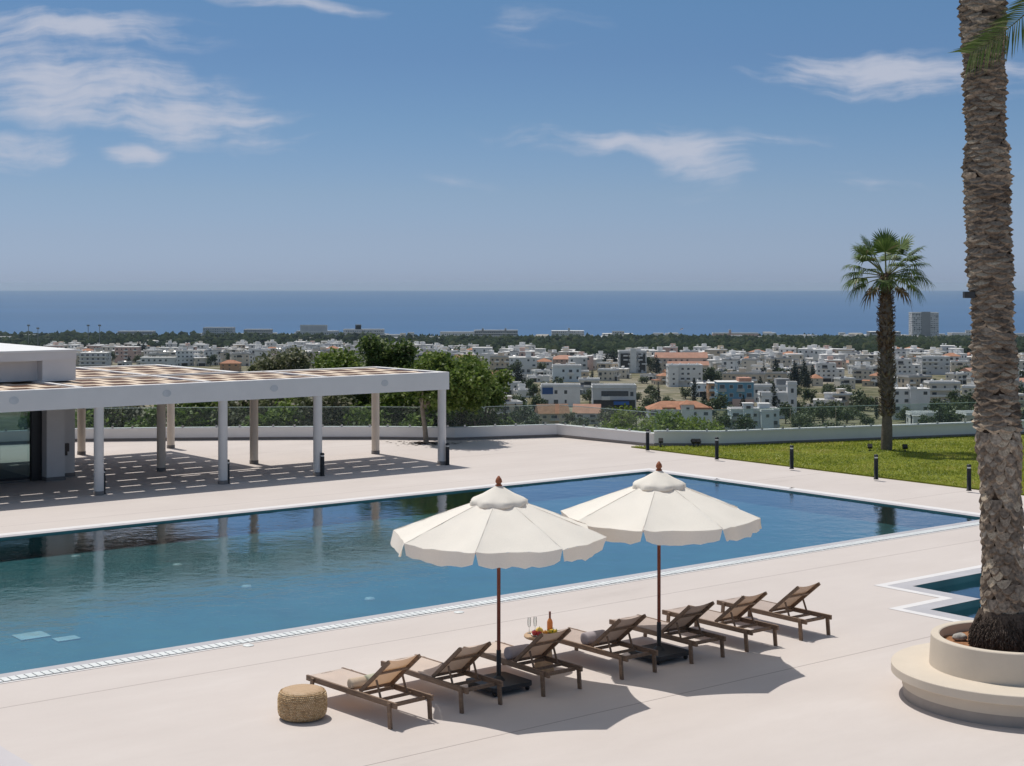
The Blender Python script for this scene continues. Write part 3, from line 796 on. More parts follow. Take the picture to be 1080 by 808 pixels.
# glass door leaves with black frames
for k in range(7):
    u1 = 16.58 - k * 1.55; u0 = u1 - 1.5
    d = MB(); 
    d.b2(u0, 44.55, .05, u0 + .06, 44.61, 2.45); d.b2(u1 - .06, 44.55, .05, u1, 44.61, 2.45)
    d.b2(u0 + .06, 44.55, .05, u1 - .06, 44.61, .13); d.b2(u0 + .06, 44.55, 2.36, u1 - .06, 44.61, 2.45)
    do = d.build('glass_door', m_frame, bd)
    MB().b2(u0 + .06, 44.57, .13, u1 - .06, 44.585, 2.36).build('pane', m_doorglass, do)
MB().b2(16.28, 44.4, 0.012, 16.585, 44.56, 2.5).build('door_jamb', m_frame, bd)
sb = MB(); sb.b2(17.3, 44.62, .78, 17.52, 44.748, 1.02); sb.b2(17.34, 44.66, .66, 17.48, 44.748, .779); sb.build('wall_socket', M('brown_socket_box', (.08, .06, .05), .5), bd)
# a few pieces inside and outside the doors
def bar_stool(lab, u, v):
    t = thing('lounge_chair', lab, 'chair', W(u + DU_, v, .012), TH, 'dark chairs inside the pavilion')
    MB().b2(-.3, -.3, .34, .3, .3, .44).build('seat', m_dkgrey, t); MB().b2(-.3, .24, .441, .3, .3, .85).build('backrest', m_dkgrey, t)
    for sx in (-.27, .27):
        for sy in (-.27, .27): MB().bar((sx, sy, 0), (sx, sy, .34), .04, .04).build('leg', m_black, t)
bar_stool('dark lounge chair behind the glass doors nearest the pier', 15.2, 46.4)
bar_stool('dark lounge chair deeper behind the glass doors', 13.6, 47.0)

# ================================================================== PARASOLS
def parasol(label, loc, rot):
    t = thing('parasol', label, 'parasol', loc, rot, 'cream octagonal parasols by the pool')
    R, zt, ze = 1.56, 2.80, 2.23
    A = [k * PI / 4 for k in range(8)]
    can = MB(); val = MB(); pip = MB()
    rnd = random.Random(label)
    for k in range(8):
        a0, a1 = A[k], A[k] + PI / 4
        nr, na = 10, 8; vs = []
        for i in range(nr + 1):
            f = .03 + .97 * i / nr
            for j in range(na + 1):
                q = j / na; p0 = Vector((math.cos(a0), math.sin(a0))) * R * f; p1 = Vector((math.cos(a1), math.sin(a1))) * R * f
                p = p0.lerp(p1, q); sag = math.sin(PI * q) * (.035 * f * f + .012 * f) * (1.0 if f < .97 else .8)
                z = zt - (zt - ze) * (f ** 1.04) - sag + .010 * rnd.uniform(-1, 1) * f - .02 * f * max(0, math.sin(q * PI * 3 + k * 1.7)) * max(0, f - .45)
                p *= 1 - .035 * math.sin(PI * q) * f * f
                vs.append((p.x, p.y, z))
        fs = [(i * (na + 1) + j, (i + 1) * (na + 1) + j, (i + 1) * (na + 1) + j + 1, i * (na + 1) + j + 1) for i in range(nr) for j in range(na)]
        can.add(vs, fs, 0, True)
        # valance flap of this side, open at the corners, a little ruffled
        rim = vs[-(na + 1):]; nv = 12; vv = []
        tilt = rnd.uniform(-.05, .06)
        for j in range(nv + 1):
            q = j / nv; f = q * na; i0 = min(int(f), na - 1); p = Vector(rim[i0]).lerp(Vector(rim[i0 + 1]), f - i0)
            n = Vector((p.x, p.y, 0)).normalized()
            ph = rnd.uniform(-.012, .012)
            hgt = .165 + .045 * math.sin(PI * q) + rnd.uniform(-.018, .018)
            ins = .02 * math.sin(q * 9 + k * 2) + ph
            e = 1.0 if 0 < j < nv else 0
            sh = (Vector(rim[-1]) - Vector(rim[0])).normalized() * ((.5 - q) * .10)
            vv += [p + n * .002, p + n * (ins * .6 + tilt * .5) - Vector((0, 0, hgt * .5)) + sh * .5, p + n * (ins + tilt) - Vector((0, 0, hgt)) + sh]
        val_f = [(j * 3 + r, j * 3 + r + 1, j * 3 + r + 4, j * 3 + r + 3) for j in range(nv) for r in range(2)]
        val.add(vv, val_f, 0, True)
        pip.tube([(math.cos(a0) * R * .05, math.sin(a0) * R * .05, zt - .02), (math.cos(a0) * R * .5, math.sin(a0) * R * .5, zt - (zt - ze) * .487 + .004), (math.cos(a0) * R, math.sin(a0) * R, ze + .002)], .0035, 5)
    co_ = can.build('canopy', m_canopy, t)
    val.build('valance', m_canopy, co_); pip.build('seam', m_canopy, co_)
    # vent cap
    cap = MB(); n = 40; prof = [(.02, 2.925), (.10, 2.88), (.24, 2.80), (.365, 2.735), (.41, 2.70), (.405, 2.65)]
    cap.lathe(prof, n, wob=lambda a, i: 1 + (.05 * math.sin(a * 8 + i) + .03 * math.sin(a * 3 + 1) if i > 2 else 0)); cap.build('vent_cap', m_canopy, t)
    MB().lathe([(.0, 3.06), (.012, 3.055), (.042, 3.01), (.05, 2.975), (.03, 2.94), (.05, 2.93), (.05, 2.915)], 14).build('finial', m_finial, t)
    MB().tube([(0, 0, .52), (0, 0, 2.9)], .027, 12).build('pole', m_pole, t)
    MB().lathe([(.034, .1), (.034, .56), (.03, .565)], 14).build('pole_sleeve', m_black, t)
    for k in range(8):
        d = Vector((math.cos(A[k]), math.sin(A[k]), 0))
        rb = MB().bar(d * .05 + Vector((0, 0, zt - .05)), d * (R - .02) + Vector((0, 0, ze - .02)), .022, .03).build('rib', m_pole, t)
        MB().bar(d * .05 + Vector((0, 0, 2.05)), d * .8 + Vector((0, 0, zt - .3 - .035)), .02, .02).build('strut', m_pole, rb)
    MB().lathe([(.06, 2.0), (.06, 2.1)], 12).build('hub', m_pole, t)
    bs = MB(); s = .36
    poly = []
    for (cx, cy_) in ((1, 1), (-1, 1), (-1, -1), (1, -1)):
        a = math.atan2(cy_, cx)
        for q in (-.6, -.2, .2, .6): poly.append((cx * (s - .08) + .08 * math.cos(a + q), cy_ * (s - .08) + .08 * math.sin(a + q)))
    bs.prism(poly, .075, .135); bs.lathe([(.1, .13), (.07, .17), (.04, .2)], 16)
    bo_ = bs.build('base', m_dkgrey, t, recalc=True, bevel=.012); bo_.rotation_euler = (0, 0, TH - rot)
    for sx in (-1, 1):
        for sy in (-1, 1):
            c = MB(); c.tube([(sx * .29 - .015, sy * .29, .037), (sx * .29 + .015, sy * .29, .037)], .036, 12); c.box((sx * .29, sy * .29, .065), (.05, .04, .03))
            c.build('caster', m_black, bo_)
    return t
parasol('cream parasol nearest the woven pouf, on a red wooden pole', G(526, 727), math.radians(-101))
parasol('cream parasol farther along the loungers, overlapping the first one', G(695, 694.5), math.radians(-104))

# ================================================================== SUN LOUNGERS
def lounger(group):
    t = thing('sun_lounger', '', 'sun lounger', (0, 0, 0), 0, group)
    Wd, z0, z1, L = .64, .27, .345, 2.02
    # local: x across (0..Wd), y from the head end (0) to the foot end (L)
    for i, x in enumerate((0.0, Wd - .035)):
        MB().b2(x, 0, z0, x + .035, L, z1).build('side_rail', m_teak, t, bevel=.004)
    cr = MB(); cr.b2(.036, L - .05, z0 + .01, Wd - .036, L - .01, z1 - .012); cr.build('foot_rail', m_teak, t)
    MB().b2(.036, .13, z0 - .01, Wd - .036, .18, z0 + .035).build('cross_rail', m_teak, t)
    MB().b2(.036, .42, z0 + .005, Wd - .036, .46, z0 + .04).build('cross_rail', m_teak, t)
    MB().b2(.036, .80, z0 + .005, Wd - .036, .84, z0 + .045).build('cross_rail', m_teak, t)
    for x in (-.034, Wd + .0):
        for y, dy in ((.12, -.03), (L - .18, .03)):
            l_ = MB(); l_.bar((x + .017, y + dy, 0), (x + .017, y, z1 - .01), .034, .062, up=(0, 1, 0)); l_.build('leg', m_teak, t, bevel=.003)
    # seat sling, sagging a touch between the rails
    s = MB(); nx_, ny = 6, 14; vs = []
    for j in range(ny + 1):
        for i in range(nx_ + 1):
            x = .036 + (Wd - .072) * i / nx_; y = .84 + (L - .02 - .84) * j / ny
            vs.append((x, y, z1 - .006 - .014 * math.sin(PI * i / nx_) * (1 if 0 < j < ny else .3)))
    s.add(vs, [(j * (nx_ + 1) + i, j * (nx_ + 1) + i + 1, (j + 1) * (nx_ + 1) + i + 1, (j + 1) * (nx_ + 1) + i) for j in range(ny) for i in range(nx_)], 0, True)
    s.build('seat', m_sling, t)
    # raised backrest: frame bars, sling, rear bar, props
    yb, zb, ln_, an = .84, z1 - .01, .80, BACK_ANG
    d = Vector((0, -math.cos(an), math.sin(an))); nrm = Vector((0, -math.sin(an), -math.cos(an)))
    org = Vector((0, yb, zb))
    fr = MB()
    for x in (.06, Wd - .06): fr.bar(org + Vector((x, 0, 0)), org + Vector((x, 0, 0)) + d * ln_, .032, .05, up=nrm)
    fr.bar(org + Vector((.076, 0, 0)) + d * .03, org + Vector((Wd - .076, 0, 0)) + d * .03, .03, .03, up=nrm)
    fr.bar(org + Vector((.076, 0, 0)) + d * .50 + nrm * .012, org + Vector((Wd - .076, 0, 0)) + d * .50 + nrm * .012, .045, .02, up=nrm)
    bk = fr.build('backrest', m_teak, t)
    q = MB(); vs = []; ny = 12
    for j in range(ny + 1):
        for i in range(nx_ + 1):
            x = .066 + (Wd - .132) * i / nx_
            dip = .05 * (4 * (i / nx_ - .5) ** 2 - 1) * max(0, (j / ny - .75) / .25) ** 2      # the top edge hangs in a shallow curve
            p = org + d * (ln_ * (.02 + .97 * j / ny) + dip) + nrm * (-.026 + .012 * math.sin(PI * i / nx_)); p.x = x
            vs.append(p)
    q.add(vs, [(j * (nx_ + 1) + i, j * (nx_ + 1) + i + 1, (j + 1) * (nx_ + 1) + i + 1, (j + 1) * (nx_ + 1) + i) for j in range(ny) for i in range(nx_)], 0, True)
    q.build('back_sling', m_sling, bk)
    hr = MB(); tp = org + d * ln_
    hr.bar(tp + Vector((.03, -.0, 0)) , tp + Vector((.03, .13, .0)), .03, .045); hr.bar(tp + Vector((Wd - .03, 0, 0)), tp + Vector((Wd - .03, .0, 0)) + Vector((0, .10, 0)), .03, .045)
    for x in (.10, Wd - .10):
        p0 = org + Vector((x, 0, 0)) + d * .36 + nrm * .03
        MB().bar(p0, (x, p0.y - .12 + .02, z0 + .03), .018, .028, up=(0, 1, 0)).build('prop', m_teak, bk)
    return t
feet = [(408, 768), (482.8, 751.4), (568, 733.6), (652.9, 716.3), (729.4, 700.6), (790, 688.6), (849, 677)]
luv = [UV(G(*p)) for p in feet]
labs = ['brown sun lounger with rolled beige and sage towels, beside the woven pouf', 'brown sun lounger with empty seat, second from the woven pouf',
        'brown sun lounger with a lilac towel, its backrest in front of the fruit table', 'brown sun lounger with a lilac towel, on the far side of the fruit table',
        'dark brown sun lounger just past the second parasol pole', 'brown sun lounger second from the far end, in full sun',
        'brown sun lounger at the far end of the row, nearest the planter']
lg = lounger('sun loungers in a row along the pool')
V0 = 16.70
LGS = []
for i, (u, v) in enumerate(luv):
    o = lg if i == 0 else dup(lg, (0, 0, 0))
    o.location = W(u + .034, V0 + random.uniform(-.03, .03)); o.rotation_euler = (0, 0, TH + [.075, .03, .0, .012, -.01, .008, -.004][i]); o['label'] = labs[i]
    LGS.append(o)
    if i > 2:      # the farther ones have a browner, denser sling
        for c in list(o.children) + [g_ for c in o.children for g_ in c.children]:
            if c.name.startswith(('seat', 'back_sling')): c.material_slots[0].link = 'OBJECT'; c.material_slots[0].material = m_sling2

def rolled_towel(name, label, mat, loc, rz, L, r):
    b = MB(); n = 22; rings = []
    prof = [(0.35, -.5), (.8, -.5), (.97, -.475), (1, -.42), (1, .42), (.97, .475), (.8, .5), (.35, .5)]
    vs = []; 
    for (rr, y) in prof:
        for k in range(n):
            a = 2 * PI * k / n; q = r * rr * (1 + .05 * math.sin(a * 3 + y * 4)); vs.append((y * L, q * math.cos(a), r * .9 + q * math.sin(a) * .9))
    fs = [(i * n + k, i * n + (k + 1) % n, (i + 1) * n + (k + 1) % n, (i + 1) * n + k) for i in range(len(prof) - 1) for k in range(n)]
    fs += [tuple(range(n - 1, -1, -1)), tuple(range((len(prof) - 1) * n, len(prof) * n))]
    b.add(vs, fs, 0, True)
    o = b.build(name, mat); o.location = loc; o.rotation_euler = (0, 0, rz)
    return tag(o, label, 'towel', 'rolled towels on the loungers')
def on_l(i, x, y, z=.335):
    o = LGS[i]; return o.location + Matrix.Rotation(o.rotation_euler.z, 3, 'Z') @ Vector((x, y, z))
rolled_towel('towel', 'beige rolled towel lying on the lounger beside the pouf', m_towel_beige, on_l(0, .20, 1.02), TH, .36, .075)
rolled_towel('towel', 'sage green rolled towel behind the beige one on the same lounger', m_towel_green, on_l(0, .42, .98), TH + .15, .34, .085)
rolled_towel('towel', 'lilac grey rolled towel against the backrest in front of the fruit table', m_towel_lilac, on_l(2, .24, .99), TH, .40, .10)
rolled_towel('towel', 'lilac grey rolled towel on the lounger beyond the fruit table', m_towel_lilac, on_l(3, .24, .99), TH, .40, .10)

# ================================================================== WOVEN POUF
pf = thing('woven_pouf', 'round straw coloured woven pouf on the paving beside first lounger', 'pouf', G(319, 757))
Rp, Hp = .325, .40
prof = []
for k in range(31):
    q = k / 30; a = -PI / 2 + PI * q; e = .32
    prof.append((Rp * (abs(math.cos(a)) ** e) * 1.0, Hp / 2 + Hp / 2 * math.copysign(abs(math.sin(a)) ** .55, math.sin(a))))
MB().lathe([(r * .97, z) for r, z in prof], 40).build('body', m_tablewood, pf)
st = MB()
def knot(p, n, tdir, s):
    n = n.normalized(); t_ = (tdir - n * tdir.dot(n)).normalized(); b_2 = n.cross(t_)
    rg = random.uniform(-.5, .5); t2 = t_ * math.cos(rg) + b_2 * math.sin(rg); b2_ = n.cross(t2)
    vs = [p - t2 * s, p + b2_ * s * .5, p + t2 * s, p - b2_ * s * .5, p + n * s * .55]
    st.add(vs, [(0, 3, 4), (3, 2, 4), (2, 1, 4), (1, 0, 4)], 0, False)
for row in range(17):
    z = .02 + (Hp - .06) * row / 16
    r = np.interp(z, [p[1] for p in prof], [p[0] for p in prof]) if z < Hp * .93 else Rp * .9
    n = 74
    for k in range(n):
        a = 2 * PI * (k + (row % 2) * .5) / n
        p = Vector((r * math.cos(a), r * math.sin(a), z)); knot(p, Vector((math.cos(a), math.sin(a), .3 if row > 13 else 0)), Vector((-math.sin(a), math.cos(a), .6 if row % 2 else -.6)), .017)
for rr in np.arange(.02, Rp * .97, .021):
    n = max(5, int(2 * PI * rr / .026))
    for k in range(n):
        a = 2 * PI * k / n + rr * 7; zz = np.interp(rr, [p[0] for p in prof[::-1][:14]], [p[1] for p in prof[::-1][:14]])
        knot(Vector((rr * math.cos(a), rr * math.sin(a), zz - .008)), Vector((0, 0, 1)), Vector((-math.sin(a), math.cos(a), 0)), .017)
st.build('weave', m_wicker, pf)

# ================================================================== SIDE TABLE WITH FRUIT, BOTTLE, GLASSES
TT = W(luv[2][0] + 1.0, 17.95)
tb = thing('side_table', 'round light wood side table on a tapered base between two loungers', 'table', TT)
MB().lathe([(0, .485), (.29, .485), (.30, .495), (.30, .515), (.29, .525), (0, .525)], 40).build('table_top', m_tablewood, tb)
bs = MB(); bs.add([(-.15, -.15, 0), (.15, -.15, 0), (.15, .15, 0), (-.15, .15, 0), (-.1, -.1, .485), (.1, -.1, .485), (.1, .1, .485), (-.1, .1, .485)], [(0, 1, 5, 4), (1, 2, 6, 5), (2, 3, 7, 6), (3, 0, 4, 7), (3, 2, 1, 0)])
bs.build('pedestal', m_tablewood, tb)
zt = .525
pl = MB().lathe([(0, .008), (.10, .008), (.135, .018), (.14, .024), (.10, .002), (0, .001)], 28).build('plate', m_inlet); pl.location = TT + Vector((-.06, -.08, zt)); tag(pl, 'white plate under the fruit on the round side table', 'plate')
def fruit(name, lab, col, dx, dy, dz, r, col2=None):
    b = MB(); b.lathe([(0.02 * r, -.92 * r), (.5 * r, -.88 * r), (.87 * r, -.5 * r), (r, 0), (.87 * r, .5 * r), (.5 * r, .85 * r), (.12 * r, .86 * r), (0, .8 * r)], 14)
    o = thing(name, lab, 'fruit', TT + Vector((dx, dy, zt + .01 + r * .92 + dz)), 0, 'fruit on the side table')
    b.build('flesh', M(name + '_skin', col, .4, .25, 30), o); MB().tube([(0, 0, .8 * r), (.006, 0, 1.15 * r)], .004, 6).build('stem', m_bark, o)
    return o
fruit('peach', 'pink red peach at the near side of the plate', (.62, .07, .06), -.14, -.13, 0, .042)
fruit('apple', 'dark red apple beside the peach on the plate', (.45, .03, .04), -.07, -.16, 0, .04)
fruit('melon', 'yellow round melon behind the red fruit', (.75, .55, .12), -.07, -.06, .0, .06)
fruit('plum', 'deep purple plum behind the peach', (.10, .02, .05), -.15, -.05, 0, .035)
fruit('orange', 'small orange fruit on the plate next to the bottle', (.72, .30, .04), .02, -.12, 0, .04)
gr = thing('lemon_bowl', 'small brown bowl of lemons by the bottle', 'bowl', TT + Vector((.13, -.13, zt)))
MB().lathe([(0, .004), (.05, .004), (.08, .05), (.085, .06), (.07, .05), (.04, .012), (0, .01)], 20).build('bowl', M('brown_bowl', (.12, .06, .03), .5), gr)
for k in range(4):
    a = k * 1.57; MB().lathe([(0, -.035), (.02, -.03), (.032, 0), (.02, .03), (0, .035)], 10, (.032 * math.cos(a), .032 * math.sin(a), .07)).build('lemon', M('lemon_skin', (.75, .50, .03), .4, .1, 30), gr)
lv = MB()
for k in range(14):
    a = random.uniform(0, 6.28); c = Vector((.06 * math.cos(a), .06 * math.sin(a), .085 + random.uniform(0, .03))); s = Vector((random.uniform(-1, 1), random.uniform(-1, 1), random.uniform(-.3, .6))).normalized() * .03; q = s.cross(Vector((0, 0, 1))).normalized() * .012
    lv.add([c - s, c + q, c + s, c - q], [(0, 1, 2, 3)])
lv.build('leaves', m_leaf_mid, gr)
m_wine, ntw, _, lnw = newmat('rose_wine_glass')
o_ = N(ntw, 'ShaderNodeOutputMaterial'); tr_ = N(ntw, 'ShaderNodeBsdfTransparent', Color=(.9, .5, .22, 1)); b_ = N(ntw, 'ShaderNodeBsdfPrincipled', Roughness=.08); b_.inputs['Base Color'].default_value = (.75, .33, .12, 1)
mx_ = N(ntw, 'ShaderNodeMixShader'); mx_.inputs[0].default_value = .6; lnw.new(tr_.outputs[0], mx_.inputs[1]); lnw.new(b_.outputs[0], mx_.inputs[2]); lnw.new(mx_.outputs[0], o_.inputs[0])
bt = thing('wine_bottle', 'slim bottle of orange rose wine standing on the side table', 'bottle', TT + Vector((.09, -.02, zt)))
MB().lathe([(0, .002), (.04, .002), (.043, .012), (.043, .19), (.035, .22), (.016, .25), (.0145, .30), (.0, .301)], 20).build('body', m_wine, bt)
MB().lathe([(.0165, .252), (.0165, .335), (.017, .338), (.017, .35), (0, .352)], 16).build('foil', M('brown_pink_foil', (.30, .13, .10), .4, .1, 20), bt)
MB().lathe([(.0438, .03), (.0438, .075)], 20).build('label', M('pale_green_label', (.45, .55, .22), .6), bt)
m_clear = glassmat('clear_glass', (.93, .95, .95), 1.45, .10)
for i, (dx, dy, lab) in enumerate([(-.22, .08, 'empty champagne flute on the side table, nearer the lounger with backrest'), (-.13, .13, 'empty champagne flute on the side table, nearer the wine bottle')]):
    f_ = thing('champagne_flute', lab, 'glass', TT + Vector((dx, dy, zt)), 0, 'champagne flutes on the side table')
    MB().lathe([(0, .003), (.032, .002), (.004, .01), (.004, .085)], 14).build('stem', m_clear, f_)
    MB().lathe([(.004, .085), (.022, .11), (.027, .17), (.023, .235)], 16).build('bowl', m_clear, f_)
# ================================================================== PLANTER WITH DATE PALM
PC = Vector((6.97, 21.55, 0)); PALM = Vector((6.90, 21.55, 0))
pl_ = thing('round_planter', 'round cream planter with a wide bench ledge around the date palm', 'planter', PC)
MB().lathe([(1.46, 0), (1.46, .15)], 96).build('plinth', M('plinth_shadow_tone', (.40, .35, .31), .8, .1, 3), pl_)  # darker than the cream wall: the bench's shadow is put into the colour
MB().lathe([(1.47, .151), (1.47, .33)], 96).build('base_wall', m_cream, pl_)
MB().lathe([(1.3, .331), (1.615, .331), (1.622, .338), (1.622, .447), (1.615, .455), (1.05, .46)], 128, hard=True).build('bench', m_cream, pl_)
MB().lathe([(1.10, .45), (1.075, .868), (1.065, .88), (.97, .88), (.955, .87), (.95, .5)], 96, hard=True).build('planter_wall', m_cream, pl_)
so_ = MB(); nr, na = 14, 48; vs = []
for i in range(nr + 1):
    for j in range(na):
        r = .955 * i / nr; a = 2 * PI * j / na; x, y = r * math.cos(a), r * math.sin(a)
        vs.append((x, y, .74 + .04 * mnoise.noise((x * 4, y * 4, 0)) + .02 * mnoise.noise((x * 14, y * 14, 5))))
so_.add(vs, [(i * na + j, (i + 1) * na + j, (i + 1) * na + (j + 1) % na, i * na + (j + 1) % na) for i in range(nr) for j in range(na)], 0, True)
so_.build('soil', m_soil, pl_)
def rock(lab, loc, s):
    bm = bmesh.new(); bmesh.ops.create_icosphere(bm, subdivisions=3, radius=s)
    for v in bm.verts:
        k = 1 + .28 * mnoise.noise(v.co / s * 1.3 + Vector(loc)) + .1 * mnoise.noise(v.co / s * 4); v.co = Vector((v.co.x * k * 1.25, v.co.y * k, v.co.z * k * .7))
    me = bpy.data.meshes.new('rock'); bm.to_mesh(me); bm.free(); me.materials.append(m_stone)
    for p in me.polygons: p.use_smooth = True
    o = bpy.data.objects.new('rock', me); COL.objects.link(o); o.location = loc; tag(o, lab, 'rock', 'rocks in the planter')
rock('pale rock lying on the soil inside the round planter', Vector((PC.x - .62, PC.y + .30, .80)), .085)

dp = thing('date_palm', 'tall date palm with scaly grey brown trunk growing from the planter', 'palm tree', PALM)
base = Vector((0, 0, .70)); LEAN = -.036
def axis(z): return Vector((LEAN * (z - .7) + .02 * math.sin(z * .7), 0, z))
def trad(z):
    r = .272 + .010 * math.sin(z * 2.1) + .012 * math.sin(z * 5.3 + 1)
    if 1.0 < z < 2.2: r += .045 * (1 - abs(z - 1.6) / .6)
    if z > 7.4: r -= .02
    if abs(z - 7.55) < .25: r += .03
    if z > 8.6: r += .015
    return r
core = MB(); zs = np.linspace(.6, 12.7, 90)
core.tube([axis(z) for z in zs], [trad(z) - .03 for z in zs], 24); core_o = core.build('trunk', m_core, dp)
bt_ = MB(); rnd = random.Random(5)
z = 1.12; row = 0
while z < 12.5:
    low = z < 3.7 + .2 * math.sin(row)
    PH = 11 if low else 8
    pitch = (.095 if low else .060) * rnd.uniform(.85, 1.2)
    for k in range(PH):
        if rnd.random() < .02: continue
        zz = z + rnd.uniform(-.018, .018); a = 2 * PI * (k + (.5 if row % 2 else 0)) / PH + rnd.uniform(-.09, .09) + .13 * (row // 2)
        r = trad(zz) + rnd.uniform(-.008, .012); c = axis(zz)
        half = PI / PH * (1.12 if low else 1.25) * rnd.uniform(.85, 1.12)
        sagz = (.105 if low else .050) * rnd.uniform(.75, 1.25); out = (.030 if low else .052) * rnd.uniform(.6, 1.35); thick = (.05 if low else .030) * rnd.uniform(.8, 1.3)
        tilt = rnd.uniform(-.02, .02); n_ = 6; top_, lip, bot = [], [], []
        for q in range(n_ + 1):
            t = q / n_ * 2 - 1; e = 1 - t * t; aa = a + t * half; n = Vector((math.cos(aa), math.sin(aa), 0))
            jit = rnd.uniform(-.005, .005)
            lz = zz - sagz * e + tilt * t + jit
            top_.append(c + n * (r - .012) + Vector((0, 0, zz + (.035 if low else .022) - sagz * .15 * e + tilt * t - zz)))
            lip.append(c + n * (r + out * (.25 + .75 * e) + jit) + Vector((0, 0, lz - zz)))
            bot.append(c + n * (r - .03) + Vector((0, 0, lz - thick - .03 * e - zz)))
        m_ = n_ + 1
        bt_.add(top_ + lip, [(i, m_ + i, m_ + i + 1, i + 1) for i in range(n_)], 1 if rnd.random() < (.25 if low else .55) else 0, False)
        bt_.add(lip + bot, [(i, m_ + i, m_ + i + 1, i + 1) for i in range(n_)], 0, False)
    row += 1; z += pitch
bt_.build('bark_scales', [m_boot, m_cut], core_o)
# swollen root mat at the foot
rm = MB()
for k in range(2600):
    a = rnd.uniform(0, 2 * PI); zz = rnd.uniform(.70, 1.22) ; rr = .33 + .13 * math.sin(min(1, max(0, (1.26 - zz) / .5)) * PI * .6) + .03 * mnoise.noise((math.cos(a) * 2, math.sin(a) * 2, zz * 3))
    n = Vector((math.cos(a), math.sin(a), 0)); c = n * rr + Vector((0, 0, zz)); t_ = Vector((rnd.uniform(-.3, .3), rnd.uniform(-.3, .3), -1)) + n * .4
    t_ = t_.normalized() * rnd.uniform(.03, .085); s = n.cross(t_).normalized() * rnd.uniform(.006, .014)
    rm.add([c - s, c + s, c + t_ + s * .4 + n * .01, c + t_ - s * .4 + n * .01, c + t_ * .5 + n * .018], [(0, 1, 4), (1, 2, 4), (2, 3, 4), (3, 0, 4)])
rm.lathe([(.34, 1.26), (.40, 1.1), (.44, .95), (.46, .8), (.47, .68)], 40, wob=lambda a, i: 1 + .05 * math.sin(a * 9 + i))
rm.build('root_mat', m_root, dp)

def frond(parent, p0, d0, L, droop, nl=54, ll=.42, side=None, mat=None, name='frond'):
    """feather leaf: curved rachis with two rows of leaflets"""
    b = MB(); pts = []; p = Vector(p0); d = Vector(d0).normalized(); n = 16
    for k in range(n + 1):
        pts.append(p.copy()); p = p + d * (L / n); d = (d + Vector((0, 0, -droop / n * (1 + k / n)))).normalized()
    b.tube(pts, [.022 * (1 - .85 * k / n) for k in range(n + 1)], 6, 1)
    for k in range(nl):
        f = .16 + .84 * k / (nl - 1); x = f * n; i0 = min(int(x), n - 1); q = pts[i0].lerp(pts[i0 + 1], x - i0); t = (pts[i0 + 1] - pts[i0]).normalized()
        s = t.cross(Vector((0, 0, 1)));
        if s.length < .1: s = t.cross(Vector((0, 1, 0)))
        s.normalize(); u = s.cross(t)
        l_ = ll * (.45 + .55 * math.sin(PI * min(1, .15 + f * .8))) * random.uniform(.85, 1.1)
        for sg in (-1, 1):
            dr = (t * .75 + s * sg * .8 + u * random.uniform(.05, .4)).normalized(); wv_ = dr.cross(u).normalized() * .014
            m1 = q + dr * l_ * .55; e = q + dr * l_ + Vector((0, 0, -.10 * l_))
            b.add([q - wv_ * .5, q + wv_ * .5, m1 + wv_, e, m1 - wv_], [(0, 1, 2, 4), (4, 2, 3)], 0)
    return b.build(name, [mat or m_palm_leaf, m_petiole], parent)
top = axis(12.6)
for k in range(38):
    a = k * 2.39996; el = 1.30 - 1.05 * (k / 38)
    frond(dp, top + Vector((math.cos(a), math.sin(a), 0)) * .2 + Vector((0, 0, .3 * (1 - k / 38))), (math.cos(a) * math.cos(el), math.sin(a) * math.cos(el), math.sin(el)), 3.5, 1.0 + .3 * random.random())
# the low frond whose tip hangs into the view
ft = G(1046, 62, 0); 
def at(x, y, Y): return Vector(((x - 540) * Y / FPX, Y, CAM_H + (EYE_Y - y) * Y / FPX))
tipw = at(1024, 56, 21.0) - PALM; mid = at(1074, 30, 21.0) - PALM; st_ = at(1135, -40, 21.1) - PALM
b = MB(); pts = []
for k in range(13):
    q = k / 12; pts.append(st_ * (1 - q) ** 2 + mid * 2 * q * (1 - q) + tipw * q * q)
b.tube([top + Vector((.2, -.1, .1)), (st_ + top) / 2 + Vector((.5, -.2, .5)), st_], [.03, .025, .018], 6, 1)
b.tube(pts, [.016 * (1 - .85 * k / 12) for k in range(13)], 6, 1)
for k in range(46):
    f = k / 45; x = f * 12; i0 = min(int(x), 11); q = pts[i0].lerp(pts[i0 + 1], x - i0); t = (pts[i0 + 1] - pts[i0]).normalized()
    s = t.cross(Vector((0, -1, 0))).normalized()
    for sg in (-1, 1):
        dr = (t * .8 + s * sg * .75 + Vector((0, random.uniform(-.35, .1), -.15))).normalized(); l_ = .60 * (1 - .45 * f) * random.uniform(.85, 1.1); wv_ = dr.cross(Vector((0, 1, .3))).normalized() * .011
        m1 = q + dr * l_ * .5; e = q + dr * l_ + Vector((0, 0, -.05))
        b.add([q - wv_ * .5, q + wv_ * .5, m1 + wv_, e, m1 - wv_], [(0, 1, 2, 4), (4, 2, 3)], 0)
b.build('frond', [m_palm_leaf, m_petiole], dp)
fl_p = at(1023, 311, 21.4)
fl_ = thing('floodlight', 'small black floodlight strapped to the date palm trunk', 'floodlight', fl_p)
MB().b2(-.085, -.06, -.045, .06, .06, .045).build('lamp_head', m_black, fl_, bevel=.008)
MB().b2(-.08, -.062, -.04, .055, -.0605, .04).build('lens', m_dkgrey, fl_)
MB().bar((.06, .02, 0), (.20, .06, 0), .03, .03).build('bracket', m_black, fl_)

